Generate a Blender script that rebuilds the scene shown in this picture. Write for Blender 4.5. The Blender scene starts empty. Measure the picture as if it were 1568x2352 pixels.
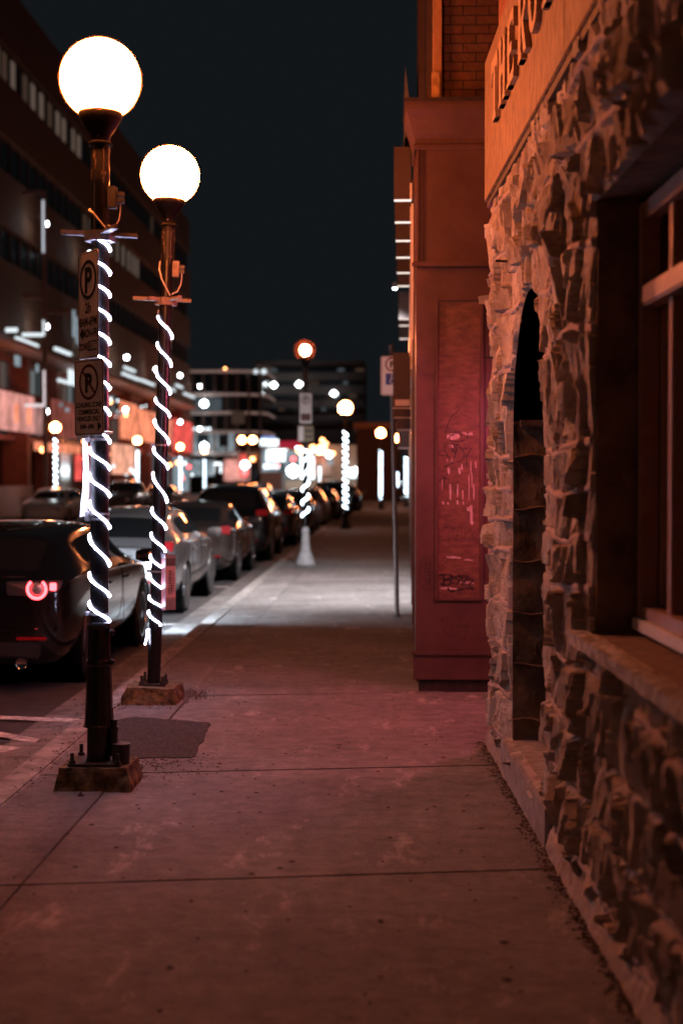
import bpy, bmesh, math, random
import numpy as np
from mathutils import Vector, Matrix, Euler
random.seed(11)
rng = np.random.default_rng(5)
S = bpy.context.scene
C = S.collection
PI = math.pi
R = math.radians
# ------------------------------------------------------------------ camera
F = 3267.0
EYE = Vector((0, 0, 1.72))
yaw = math.atan(101/F); pitch = -math.atan(81/math.hypot(F, 101))
cam_rot = Euler((PI/2+pitch, 0, yaw), 'XYZ')
cam = bpy.data.cameras.new('camera'); co = bpy.data.objects.new('camera', cam); C.objects.link(co)
co.location = EYE; co.rotation_euler = cam_rot
cam.sensor_fit = 'VERTICAL'; cam.sensor_height = 36; cam.lens = 50.0
cam.clip_start = 0.1; cam.clip_end = 2000
cam.dof.use_dof = True; cam.dof.focus_distance = 8.6; cam.dof.aperture_fstop = 1.5; cam.dof.aperture_blades = 0
S.camera = co
CM = cam_rot.to_matrix()
def P(px, py, Y):
    d = CM @ Vector((px-784, 1176-py, -F)); return EYE + d*(Y/d.y)
def G(px, py, z=0.0):
    d = CM @ Vector((px-784, 1176-py, -F)); return EYE + d*((z-EYE.z)/d.z)
# ------------------------------------------------------------------ materials
def nt(name):
    m = bpy.data.materials.new(name); m.use_nodes = True
    return m, m.node_tree.nodes, m.node_tree.links, m.node_tree.nodes['Principled BSDF']
def mat(name, col, rough=.6, metal=0, noise=0, scale=20, bump=0, bscale=None, coat=0, col2=None, spec=.5, rvar=0, stretch=None, detail=6):
    m, N, L, b = nt(name)
    b.inputs['Base Color'].default_value = (*col, 1); b.inputs['Roughness'].default_value = rough
    b.inputs['Metallic'].default_value = metal; b.inputs['Coat Weight'].default_value = coat
    b.inputs['Specular IOR Level'].default_value = spec
    b.inputs['Coat Roughness'].default_value = .05
    tc = N.new('ShaderNodeTexCoord'); src = tc.outputs['Object']
    if stretch:
        mp = N.new('ShaderNodeMapping'); mp.inputs['Scale'].default_value = stretch; L.new(src, mp.inputs['Vector']); src = mp.outputs['Vector']
    if noise or col2:
        n = N.new('ShaderNodeTexNoise'); n.inputs['Scale'].default_value = scale; n.inputs['Detail'].default_value = detail; n.inputs['Roughness'].default_value = .65
        L.new(src, n.inputs['Vector'])
        r = N.new('ShaderNodeValToRGB'); c2 = col2 or tuple(c*(1-noise) for c in col)
        r.color_ramp.elements[0].position = .36; r.color_ramp.elements[1].position = .64
        r.color_ramp.elements[0].color = (*c2, 1); r.color_ramp.elements[1].color = (*(tuple(min(1, c*(1+noise*.6)) for c in col)), 1)
        L.new(n.outputs['Fac'], r.inputs['Fac']); L.new(r.outputs['Color'], b.inputs['Base Color'])
        if rvar:
            mr = N.new('ShaderNodeMapRange'); mr.inputs['To Min'].default_value = rough-rvar; mr.inputs['To Max'].default_value = rough+rvar
            L.new(n.outputs['Fac'], mr.inputs['Value']); L.new(mr.outputs['Result'], b.inputs['Roughness'])
    if bump:
        n2 = N.new('ShaderNodeTexNoise'); n2.inputs['Scale'].default_value = bscale or scale*3; n2.inputs['Detail'].default_value = 8; n2.inputs['Roughness'].default_value = .7
        L.new(src, n2.inputs['Vector'])
        bp = N.new('ShaderNodeBump'); bp.inputs['Strength'].default_value = 1; bp.inputs['Distance'].default_value = bump
        L.new(n2.outputs['Fac'], bp.inputs['Height']); L.new(bp.outputs['Normal'], b.inputs['Normal'])
    return m
def emit(name, col, s):
    m = bpy.data.materials.new(name); m.use_nodes = True; N = m.node_tree.nodes; L = m.node_tree.links
    N.clear(); o = N.new('ShaderNodeOutputMaterial'); e = N.new('ShaderNodeEmission')
    e.inputs['Color'].default_value = (*col, 1); e.inputs['Strength'].default_value = s; L.new(e.outputs[0], o.inputs['Surface'])
    return m
M = {}
M['pole'] = mat('black_pole_paint', (.006, .006, .007), .30, noise=.5, scale=40, bump=.0006, bscale=90, rvar=.1)
M['scuffed'] = mat('scuffed_pole_paint', (.16, .12, .08), .5, scale=22, bump=.001, col2=(.004, .004, .004), stretch=(1.6, 1.6, 1), detail=9)
for n_ in M['scuffed'].node_tree.nodes:
    if n_.type == 'VALTORGB': n_.color_ramp.elements[0].position = .56; n_.color_ramp.elements[1].position = .62
M['holder'] = mat('globe_holder_paint', (.003, .003, .003), .6, spec=.12)
M['plate'] = mat('base_plate_steel', (.03, .028, .026), .6, noise=.5, scale=60, bump=.001)
M['block'] = mat('old_concrete_block', (.17, .12, .06), .95, noise=.6, scale=16, bump=.018, bscale=30, col2=(.035, .030, .018))
M['signback'] = mat('sign_aluminium', (.45, .45, .46), .4, .8, noise=.2, scale=20)
M['signface'] = mat('sign_sheeting', (.82, .80, .79), .45, noise=.08, scale=60)
M['signink'] = mat('sign_black_print', (.012, .012, .012), .5)
M['signgrey'] = mat('sign_green_band', (.05, .06, .05), .5)
M['signgrey2'] = mat('sign_worn_band', (.30, .27, .27), .5, noise=.4, scale=50)
M['signred'] = mat('sign_red_print', (.10, .012, .012), .5)
M['signblue'] = mat('sign_blue_print', (.02, .06, .28), .5)
M['white'] = mat('white_paint', (.7, .7, .7), .5, noise=.1, scale=12)
M['cable'] = mat('white_cable', (.6, .58, .55), .5)
M['boxgrey'] = mat('grey_outlet_box', (.10, .10, .10), .5, noise=.3, scale=40)
M['arm'] = mat('grey_bracket_steel', (.22, .22, .24), .5, .3, noise=.3, scale=40)
M['armb'] = mat('cream_bracket_steel', (.35, .27, .20), .6, 0, noise=.3, scale=40)
M['globe'] = emit('lit_sodium_globe', (1, .205, .045), 195)
M['globe_far'] = emit('lit_far_sodium_globe', (1, .26, .07), 120)
M['rope'] = emit('led_rope_light', (.66, .68, 1), 88)
M['rope_far'] = emit('led_rope_far', (.70, .86, 1), 16)
M['wrope'] = mat('unlit_rope_cable', (.5, .45, .42), .5)
M['bulb'] = emit('bare_sodium_bulb', (1, .26, .09), 1100)
# frosted outer skin of the near globes, tinted orange to imitate their halo
m, N, L, b = nt('globe_halo_skin'); M['skin'] = m
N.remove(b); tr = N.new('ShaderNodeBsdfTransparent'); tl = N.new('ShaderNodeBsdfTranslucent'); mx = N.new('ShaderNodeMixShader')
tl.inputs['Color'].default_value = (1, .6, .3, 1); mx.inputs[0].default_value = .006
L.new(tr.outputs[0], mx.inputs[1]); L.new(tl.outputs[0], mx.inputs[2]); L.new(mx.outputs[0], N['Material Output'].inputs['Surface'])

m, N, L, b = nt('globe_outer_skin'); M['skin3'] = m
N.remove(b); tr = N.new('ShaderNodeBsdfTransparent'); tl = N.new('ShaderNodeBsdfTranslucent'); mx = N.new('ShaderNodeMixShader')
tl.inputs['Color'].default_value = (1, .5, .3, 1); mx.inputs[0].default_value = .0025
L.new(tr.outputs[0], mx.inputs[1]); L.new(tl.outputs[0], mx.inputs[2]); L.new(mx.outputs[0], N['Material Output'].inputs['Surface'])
def emit_var(name, col, s, scale=.9):
    m = bpy.data.materials.new(name); m.use_nodes = True; N = m.node_tree.nodes; L = m.node_tree.links
    N.clear(); o = N.new('ShaderNodeOutputMaterial'); e = N.new('ShaderNodeEmission'); tc = N.new('ShaderNodeTexCoord'); n = N.new('ShaderNodeTexNoise')
    n.inputs['Scale'].default_value = scale; n.inputs['Detail'].default_value = 3; L.new(tc.outputs['Object'], n.inputs['Vector'])
    r = N.new('ShaderNodeMapRange'); r.inputs['From Min'].default_value = .35; r.inputs['From Max'].default_value = .65; r.inputs['To Min'].default_value = s*.6; r.inputs['To Max'].default_value = s*1.35
    L.new(n.outputs['Fac'], r.inputs['Value']); L.new(r.outputs['Result'], e.inputs['Strength'])
    e.inputs['Color'].default_value = (*col, 1); L.new(e.outputs[0], o.inputs['Surface']); return m
def concrete_walk():
    m, N, L, b = nt('pavement_concrete')
    g = N.new('ShaderNodeNewGeometry'); pos = g.outputs['Position']
    def noise(scale, detail=6, rough=.6, vec=None):
        n = N.new('ShaderNodeTexNoise'); n.inputs['Scale'].default_value = scale; n.inputs['Detail'].default_value = detail; n.inputs['Roughness'].default_value = rough
        L.new(vec or pos, n.inputs['Vector']); return n.outputs['Fac']
    def ramp(src, p0, p1, c0, c1):
        r = N.new('ShaderNodeValToRGB'); r.color_ramp.elements[0].position = p0; r.color_ramp.elements[1].position = p1
        r.color_ramp.elements[0].color = (*c0, 1); r.color_ramp.elements[1].color = (*c1, 1); L.new(src, r.inputs['Fac']); return r.outputs['Color']
    def mul(a, c, f=1, mode='MULTIPLY'):
        x = N.new('ShaderNodeMix'); x.data_type = 'RGBA'; x.blend_type = mode; x.inputs['Factor'].default_value = f
        L.new(a, x.inputs['A']); L.new(c, x.inputs['B']); return x.outputs['Result']
    base = ramp(noise(1.1, 5), .3, .7, (.15, .145, .142), (.26, .25, .245))
    base = mul(base, ramp(noise(9, 8, .7), .35, .65, (.62, .62, .62), (1.12, 1.12, 1.12)))
    base = mul(base, ramp(noise(150, 3, .85), .34, .5, (.5, .5, .5), (1, 1, 1)))
    mp = N.new('ShaderNodeMapping'); mp.inputs['Scale'].default_value = (2.2, .8, 1); mp.inputs['Rotation'].default_value = (0, 0, .5); L.new(pos, mp.inputs['Vector'])
    light = ramp(noise(1.8, 9, .75, mp.outputs['Vector']), .57, .67, (0, 0, 0), (.20, .19, .18))
    base = mul(base, light, 1, 'ADD')
    dark = ramp(noise(3.3, 7, .7), .30, .36, (.62, .60, .58), (1, 1, 1)); base = mul(base, dark)
    ri_ = N.new('ShaderNodeMapRange'); ri_.inputs['To Min'].default_value = .80; ri_.inputs['To Max'].default_value = 1.08; L.new(g.outputs['Random Per Island'], ri_.inputs['Value'])
    vm_ = N.new('ShaderNodeVectorMath'); vm_.operation = 'SCALE'; L.new(base, vm_.inputs[0]); L.new(ri_.outputs['Result'], vm_.inputs['Scale']); base = vm_.outputs['Vector']
    L.new(base, b.inputs['Base Color']); b.inputs['Roughness'].default_value = .82
    bp = N.new('ShaderNodeBump'); bp.inputs['Distance'].default_value = .004; L.new(noise(220, 4, .8), bp.inputs['Height'])
    bp2 = N.new('ShaderNodeBump'); bp2.inputs['Distance'].default_value = .02; L.new(noise(7, 6, .6), bp2.inputs['Height']); L.new(bp.outputs['Normal'], bp2.inputs['Normal'])
    L.new(bp2.outputs['Normal'], b.inputs['Normal'])
    return m
M['walk'] = concrete_walk()
M['kerb'] = mat('kerb_concrete', (.26, .25, .24), .85, noise=.5, scale=6, bump=.006, bscale=70)
M['gutter'] = mat('gutter_concrete', (.15, .145, .14), .85, noise=.5, scale=5, bump=.006, bscale=60)
M['road'] = mat('asphalt', (.05, .05, .052), .75, noise=.5, scale=7, bump=.01, bscale=180, rvar=.1)
M['patch'] = mat('asphalt_patch', (.075, .07, .07), .9, noise=.5, scale=45, bump=.035, bscale=55, col2=(.022, .02, .02))
M['joint'] = mat('joint_dirt', (.035, .03, .028), .95, noise=.5, scale=30)
M['paint'] = mat('worn_road_paint', (.55, .53, .5), .8, noise=.4, scale=14, bump=.003, bscale=60, col2=(.16, .15, .15))
M['dirt'] = mat('loose_dirt', (.07, .055, .045), .95, noise=.6, scale=30)
M['leafdirt'] = mat('leaf_litter', (.10, .06, .035), .95, noise=.6, scale=50)
M['red'] = mat('red_shopfront_paint', (.095, .048, .040), .45, noise=.22, scale=5, bump=.0015, bscale=60, rvar=.08)
M['red2'] = mat('weathered_red_panel', (.15, .075, .045), .5, noise=.35, scale=9, bump=.002, bscale=50, stretch=(1, 1, 2.5), col2=(.085, .042, .03))
M['board'] = mat('sign_board_wood', (.23, .15, .09), .7, noise=.5, scale=24, bump=.004, bscale=30, stretch=(1, 1, .35), col2=(.13, .08, .05))
M['letter'] = mat('sign_letter_wood', (.42, .30, .19), .6, noise=.2, scale=18)
M['beam'] = mat('dark_beam', (.035, .025, .022), .7, noise=.4, scale=20)
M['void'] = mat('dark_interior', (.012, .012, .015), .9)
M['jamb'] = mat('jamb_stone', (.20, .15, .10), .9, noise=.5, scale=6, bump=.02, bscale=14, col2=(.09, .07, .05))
M['render'] = mat('rough_brown_render', (.26, .19, .14), .95, noise=.5, scale=5, bump=.02, bscale=16)
M['tanframe'] = mat('tan_window_frame', (.38, .25, .20), .45, noise=.12, scale=18)
M['glass'] = mat('dark_glass', (.015, .017, .02), .05, spec=.8)
M['pane'] = bpy.data.materials.new('window_pane'); M['pane'].use_nodes = True
N = M['pane'].node_tree.nodes; L = M['pane'].node_tree.links; N.clear(); o_ = N.new('ShaderNodeOutputMaterial'); t_ = N.new('ShaderNodeBsdfTransparent'); g_ = N.new('ShaderNodeBsdfGlossy'); x_ = N.new('ShaderNodeMixShader')
g_.inputs['Roughness'].default_value = .04; x_.inputs[0].default_value = .28; L.new(t_.outputs[0], x_.inputs[1]); L.new(g_.outputs[0], x_.inputs[2]); L.new(x_.outputs[0], o_.inputs['Surface'])
M['curtain'] = mat('rust_curtain', (.34, .17, .11), .8, noise=.3, scale=8)
M['sill'] = mat('white_stone_sill', (.42, .41, .40), .85, noise=.5, scale=22, bump=.01, bscale=40, col2=(.12, .11, .11))
M['silltop'] = mat('brown_sill_top', (.16, .11, .085), .8, noise=.4, scale=12, bump=.004)
M['step'] = mat('grey_step', (.30, .28, .28), .85, noise=.3, scale=12, bump=.004)
M['graf'] = mat('black_marker_paint', (.02, .015, .015), .5)
M['paper'] = mat('torn_paper', (.52, .42, .42), .9, noise=.3, scale=60)
M['sticker'] = mat('white_sticker', (.75, .68, .68), .6, noise=.06, scale=60)
M['blade'] = mat('dark_blade_panel', (.05, .032, .028), .5, noise=.2, scale=10)
M['bladetrim'] = mat('white_blade_trim', (.75, .72, .70), .3, .2)
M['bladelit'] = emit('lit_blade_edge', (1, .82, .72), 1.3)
M['galv'] = mat('galvanised_steel', (.10, .075, .07), .55, .3, noise=.3, scale=30)
M['yellow'] = mat('hydrant_yellow', (.5, .28, .03), .5, noise=.2, scale=30)
def brick(name, c1, c2, mortar, bw=.21, bh=.075, ax='xz', bump=.01):
    m, N, L, b = nt(name)
    g = N.new('ShaderNodeNewGeometry'); sp = N.new('ShaderNodeSeparateXYZ'); cb = N.new('ShaderNodeCombineXYZ')
    L.new(g.outputs['Position'], sp.inputs[0]); L.new(sp.outputs['XYZ'.index(ax[0].upper())], cb.inputs[0]); L.new(sp.outputs[2], cb.inputs[1])
    t = N.new('ShaderNodeTexBrick'); L.new(cb.outputs[0], t.inputs['Vector'])
    t.inputs['Color1'].default_value = (*c1, 1); t.inputs['Color2'].default_value = (*c2, 1); t.inputs['Mortar'].default_value = (*mortar, 1)
    t.inputs['Scale'].default_value = 1; t.inputs['Mortar Size'].default_value = .006; t.inputs['Brick Width'].default_value = bw; t.inputs['Row Height'].default_value = bh
    t.inputs['Mortar Smooth'].default_value = .3
    n = N.new('ShaderNodeTexNoise'); n.inputs['Scale'].default_value = 25; n.inputs['Detail'].default_value = 6; L.new(g.outputs['Position'], n.inputs['Vector'])
    mx = N.new('ShaderNodeMix'); mx.data_type = 'RGBA'; mx.blend_type = 'MULTIPLY'; mx.inputs['Factor'].default_value = .6
    L.new(t.outputs['Color'], mx.inputs['A']); L.new(n.outputs['Color'], mx.inputs['B']); L.new(mx.outputs['Result'], b.inputs['Base Color'])
    ad = N.new('ShaderNodeMath'); ad.operation = 'MULTIPLY_ADD'; ad.inputs[1].default_value = -1; L.new(t.outputs['Fac'], ad.inputs[0]); L.new(n.outputs['Fac'], ad.inputs[2])
    bp = N.new('ShaderNodeBump'); bp.inputs['Distance'].default_value = bump; L.new(ad.outputs[0], bp.inputs['Height']); L.new(bp.outputs['Normal'], b.inputs['Normal'])
    b.inputs['Roughness'].default_value = .85
    return m
M['brickx'] = brick('painted_red_brick', (.16, .07, .045), (.12, .055, .035), (.05, .025, .02), ax='xz')
M['bricky'] = brick('orange_brick', (.50, .18, .09), (.36, .13, .07), (.18, .10, .07), ax='yz')
M['brickA'] = brick('far_brown_brick', (.24, .10, .05), (.20, .085, .045), (.14, .08, .05), bw=.5, bh=.2, ax='yz', bump=0)
# ------------------------------------------------------------------ mesh helpers
def tag(o, label=None, cat=None, group=None, kind=None):
    if label: o['label'] = label
    if cat: o['category'] = cat
    if group: o['group'] = group
    if kind: o['kind'] = kind
    return o
def empty(name, loc=(0, 0, 0), rz=0, label=None, cat=None, group=None):
    o = bpy.data.objects.new(name, None); C.objects.link(o); o.location = loc; o.rotation_euler = (0, 0, rz); o.empty_display_size = .1
    return tag(o, label, cat, group)
def link(name, me, m=None, parent=None, smooth=False):
    o = bpy.data.objects.new(name, me); C.objects.link(o)
    if m: me.materials.append(M[m] if isinstance(m, str) else m)
    if smooth: me.polygons.foreach_set('use_smooth', [True]*len(me.polygons))
    if parent: o.parent = parent
    return o
class MB:
    def __init__(s): s.v = []; s.f = []
    def add(s, vs, fs):
        k = len(s.v); s.v += [tuple(v) for v in vs]; s.f += [tuple(i+k for i in f) for f in fs]; return s
    def box(s, x0, x1, y0, y1, z0, z1, mtx=None):
        vs = [Vector((x, y, z)) for x in (x0, x1) for y in (y0, y1) for z in (z0, z1)]
        if mtx: vs = [mtx @ v for v in vs]
        return s.add(vs, [(0, 1, 3, 2), (4, 6, 7, 5), (0, 4, 5, 1), (2, 3, 7, 6), (0, 2, 6, 4), (1, 5, 7, 3)])
    def lathe(s, prof, n=24, c=(0, 0, 0), ax='z', a0=0, mtx=None):
        vs = []; fs = []
        for (r, h) in prof:
            for i in range(n):
                a = a0+2*PI*i/n; x, y = r*math.cos(a), r*math.sin(a)
                v = Vector((x, y, h)) if ax == 'z' else (Vector((h, x, y)) if ax == 'x' else Vector((x, h, y)))
                v += Vector(c); vs.append(mtx @ v if mtx else v)
        for j in range(len(prof)-1):
            for i in range(n):
                k = (i+1) % n; fs.append((j*n+i, j*n+k, (j+1)*n+k, (j+1)*n+i))
        fs.append(tuple(range(n))[::-1]); fs.append(tuple((len(prof)-1)*n+i for i in range(n)))
        return s.add(vs, fs)
    def tube(s, pts, r, n=8, cap=True):
        pts = [Vector(p) for p in pts]; vs = []; fs = []; up = None
        for i, p in enumerate(pts):
            t = (pts[min(i+1, len(pts)-1)]-pts[max(i-1, 0)]).normalized()
            if up is None: up = t.orthogonal().normalized()
            up = (up-t*up.dot(t)).normalized(); w = t.cross(up)
            rr = r[i] if isinstance(r, (list, tuple)) else r
            for k in range(n):
                a = 2*PI*k/n; vs.append(p+(up*math.cos(a)+w*math.sin(a))*rr)
        for i in range(len(pts)-1):
            for k in range(n):
                q = (k+1) % n; fs.append((i*n+k, i*n+q, (i+1)*n+q, (i+1)*n+k))
        if cap: fs.append(tuple(range(n))[::-1]); fs.append(tuple((len(pts)-1)*n+k for k in range(n)))
        return s.add(vs, fs)
    def prism(s, poly, h, fn):
        """poly of 2D points extruded by h, mapped to 3D by fn(a,b,t)"""
        n = len(poly); vs = [fn(a, b, 0) for a, b in poly]+[fn(a, b, h) for a, b in poly]
        fs = [tuple(range(n))[::-1], tuple(range(n, 2*n))]+[(i, (i+1) % n, n+(i+1) % n, n+i) for i in range(n)]
        return s.add(vs, fs)
    def build(s, name, m=None, parent=None, smooth=False, bevel=0, sub=0):
        me = bpy.data.meshes.new(name); me.from_pydata(s.v, [], s.f); me.validate()
        bm = bmesh.new(); bm.from_mesh(me); bmesh.ops.recalc_face_normals(bm, faces=bm.faces)
        if bevel: bmesh.ops.bevel(bm, geom=bm.edges[:], offset=bevel, segments=2, affect='EDGES')
        bm.to_mesh(me); bm.free()
        o = link(name, me, m, parent, smooth)
        if smooth:
            try: me.set_sharp_from_angle(angle=R(40))
            except Exception: pass
        return o
def jitter(o, amp, scale=8, seed=0):
    from mathutils import noise
    for v in o.data.vertices:
        v.co += noise.noise_vector(v.co*scale+Vector((seed, 0, 0)))*amp
def subdiv(o, cuts):
    bm = bmesh.new(); bm.from_mesh(o.data); bmesh.ops.subdivide_edges(bm, edges=bm.edges[:], cuts=cuts, use_grid_fill=True); bm.to_mesh(o.data); bm.free()
def text_mesh(s, size, bold=0, extrude=0.0, align='CENTER', xs=1):
    cu = bpy.data.curves.new('lettering', 'FONT'); cu.body = s; cu.size = size; cu.offset = bold; cu.extrude = extrude; cu.align_x = align; cu.resolution_u = 4
    o = bpy.data.objects.new('lettering', cu); C.objects.link(o)
    dg = bpy.context.evaluated_depsgraph_get(); me = bpy.data.meshes.new_from_object(o.evaluated_get(dg))
    bpy.data.objects.remove(o); bpy.data.curves.remove(cu); me.materials.clear()
    for v in me.vertices: v.co.x *= xs
    return me
def frame_mtx(o, xdir, zup=(0, 0, 1)):
    """local x along xdir, local y up, local z toward the viewer side normal"""
    x = Vector(xdir).normalized(); z3 = Vector(zup); n = x.cross(z3).normalized()
    m = Matrix((x, z3, n)).transposed().to_4x4(); m.translation = Vector(o); return m
def place(me, mtx, off=(0, 0, 0)):
    me.transform(mtx @ Matrix.Translation(Vector(off))); return me
def copy_tree(o, parent=None):
    c = o.copy(); C.objects.link(c); c.parent = parent
    for ch in list(o.children): copy_tree(ch, c)
    return c
# ------------------------------------------------------------------ ground
def sheet(name, x0, x1, y0, y1, z, m, label=None, kind='structure', parent=None, nx=1, ny=1):
    b = MB(); vs = []; fs = []
    for j in range(ny+1):
        for i in range(nx+1): vs.append((x0+(x1-x0)*i/nx, y0+(y1-y0)*j/ny, z))
    for j in range(ny):
        for i in range(nx): a = j*(nx+1)+i; fs.append((a, a+1, a+nx+2, a+nx+1))
    o = b.add(vs, fs).build(name, m, parent)
    return tag(o, label, kind=kind)
ROAD = -.13
sheet('ground', -400, 400, -30, 900, ROAD-.008, 'road')
sheet('road', -15.6, -2.55, -20, 170, ROAD-.004, 'road')
g = MB().box(-2.62, -2.18, -20, 110, ROAD-.05, ROAD+.004).build('gutter', 'gutter'); tag(g, kind='structure')
k = MB()
y = -20.0
while y < 110:
    k.box(-2.18, -2.0, y+.004, y+2.99, ROAD-.05, .004, None); y += 3.0
k = k.build('kerb', 'kerb', bevel=.012); tag(k, kind='structure')
# pavement slabs: real slabs with open joints over a dirt bed
SK = .10   # joints run slightly askew
tag(MB().box(-2.0, 6, -20, 110, -.2, -.014).build('pavement_bed', 'joint'), kind='structure')
yj = [-20, -14, -11, -8, -5, -2, .9, 2.6, 4.2, 6.02, 8.02, 8.28, 9.62, 11.2, 11.6, 13.6, 15.6, 17.6, 19.6, 21.6, 23.6, 25.6]
while yj[-1] < 108: yj.append(yj[-1]+2.0)
xj = [-1.995, -1.53, 6.0]
def yshift(x): return x*.14+.1
slabs = MB()
for j in range(len(yj)-1):
    for i in range(2):
        x0, x1 = xj[i]+.003, xj[i+1]-.003; a, b_ = yj[j]+.0035, yj[j+1]-.0035
        dz = random.uniform(-.003, .003)
        vs = [(x0, a+yshift(x0), dz), (x1, a+yshift(x1), dz), (x1, b_+yshift(x1), dz+random.uniform(-.002, .002)), (x0, b_+yshift(x0), dz)]
        vs += [(v[0], v[1], -.05) for v in vs]
        slabs.add(vs, [(0, 1, 2, 3), (0, 4, 5, 1), (1, 5, 6, 2), (2, 6, 7, 3), (3, 7, 4, 0)])
o = slabs.build('pavement', 'walk', bevel=.003); tag(o, kind='structure')
# asphalt patch
pp = [G(268, 1655), G(312, 1648), G(392, 1655), G(481, 1662), G(468, 1700), G(441, 1743), G(350, 1742), G(262, 1746), G(240, 1700)]
pb = MB(); n = len(pp); rag = []
for i in range(n):
    a, c = pp[i], pp[(i+1) % n]
    for t in np.linspace(0, 1, 9)[:-1]:
        q = a.lerp(c, t)+Vector((random.uniform(-.012, .012), random.uniform(-.02, .02), 0)); rag.append(Vector((q.x, q.y, .0075)))
pb.add(rag+[Vector((v.x, v.y, -.02)) for v in rag], [tuple(range(len(rag)))]+[(i, (i+1) % len(rag), len(rag)+(i+1) % len(rag), len(rag)+i) for i in range(len(rag))])
tag(pb.build('asphalt_patch', 'patch'), kind='structure')
# road markings
rm = MB(); zz = ROAD+.0085
def quad(pts, z=zz): rm.add([(G(*p, z).x, G(*p, z).y, z) for p in pts], [(0, 1, 2, 3)])
quad([(-400, 1628), (187, 1651), (183, 1659), (-400, 1636)])
quad([(-300, 1625), (91, 1697), (80, 1706), (-300, 1645)])
quad([(-200, 1690), (50, 1717), (5, 1728), (-200, 1712)])
tag(rm.build('road_marking', 'paint'), kind='structure')
for yy in (18.0, 24.0, 30.0, 36.5, 43, 49, 55, 61):
    pass
sb = MB()
for yy in (17.7, 23.8, 30.0, 36.4, 43, 49.5, 56): sb.box(-4.7, -2.62, yy, yy+.1, ROAD-.003, ROAD+.0005)
tag(sb.build('parking_bay_marking', 'paint'), kind='structure')
tag(MB().box(-19, -15.6, -20, 170, ROAD-.05, 0).build('far_pavement', 'walk'), kind='structure')
# scattered dirt and grit
def scatter(name, m, pts, smin, smax, flat=.6):
    b = MB()
    for p in pts:
        s = random.uniform(smin, smax); a = random.uniform(0, 2*PI); k = random.uniform(.5, 1.6)
        vs = []
        for q in range(5):
            t = a+2*PI*q/5; vs.append((p[0]+s*k*math.cos(t)*random.uniform(.6, 1.2), p[1]+s*math.sin(t)*random.uniform(.6, 1.2), p[2]))
        vs.append((p[0], p[1], p[2]+s*flat))
        b.add(vs, [(0, 1, 5), (1, 2, 5), (2, 3, 5), (3, 4, 5), (4, 0, 5)])
    return b.build(name, m)
def WX(Y): return .70+(9-Y)*.035
pts = []
for i in range(1500):
    Y = random.uniform(2, 9.2); pts.append((WX(Y)-.075-abs(random.gauss(0, .03))+.02, Y, .004))
for i in range(420): pts.append((-2.0+random.gauss(0, .05), random.uniform(3, 14), .006))
for i in range(380): pts.append((G(330, 1760).x+random.gauss(0, .22), G(330, 1760).y+random.gauss(0, .25), .004))
for i in range(350): pts.append((G(430, 1598).x+random.gauss(0, .10), G(430, 1598).y+random.gauss(0, .16), .004))
for i in range(500): pts.append((-2.35+random.gauss(0, .12), random.uniform(6, 14), ROAD+.006))
for i in range(260): pts.append((random.uniform(-1.9, .6), random.uniform(2.5, 12), .004))
tag(scatter('loose_grit', 'dirt', pts, .003, .011), 'loose dirt and grit along the wall foot and kerb', kind='stuff')
o = tag(scatter('pebble', 'dirt', [(*G(186, 1830)[:2], .004)], .022, .024, 1.1), 'small black stone lying on the pavement in front of the nearest lamp base', 'pebble')
wb_ = MB()
for i in range(260):
    c0 = G(random.gauss(447, 16), random.gauss(1596, 6)) if i < 150 else G(random.gauss(332, 50), random.gauss(1622, 6)); hgt = random.uniform(.01, .045); a = random.uniform(0, 6.28); wd_ = .003
    dx, dy = math.cos(a)*wd_, math.sin(a)*wd_; lx, ly = random.uniform(-.03, .03), random.uniform(-.03, .03)
    wb_.add([(c0.x-dx, c0.y-dy, 0), (c0.x+dx, c0.y+dy, 0), (c0.x+lx, c0.y+ly, hgt)], [(0, 1, 2)])
tag(wb_.build('weeds', 'leafdirt'), 'dry weeds growing round the foot of the mossy lamp block', kind='stuff')
ck = MB()
def crack(x, y, a, n, st_=.05):
    pts_ = []
    for i in range(n):
        pts_.append((x, y)); a += random.uniform(-.5, .5)*.6; x += st_*math.cos(a); y += st_*math.sin(a)
    vs = []
    for i, (px_, py_) in enumerate(pts_):
        w_ = .0022*(1-i/n)+.0006; vs += [(px_, py_-w_, .0072), (px_, py_+w_, .0072)]
    ck.add(vs, [(2*i, 2*i+2, 2*i+3, 2*i+1) for i in range(n-1)])
for (x, y, a_, n) in ((-1.5, 8.3, .2, 34), (-.2, 6.1, .5, 22), (.1, 9.65, -.3, 18), (-1.5, 4.9, .1, 26), (-.9, 11.25, .4, 20), (.62, 5.2, 2.9, 22), (-1.9, 6.9, .9, 14)): crack(x, y, a_, n)
tag(ck.build('pavement_crack', 'joint'), kind='structure')
gm = MB()
for i in range(60):
    x, y = random.uniform(-1.8, .5), random.uniform(3.0, 11); r_ = random.uniform(.006, .018)
    gm.lathe([(r_, 0), (r_*.9, .0016)], 9, (x, y, .004))
tag(gm.build('gum_spots', 'joint'), 'dark gum spots trodden flat on the pavement', kind='stuff')
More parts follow.
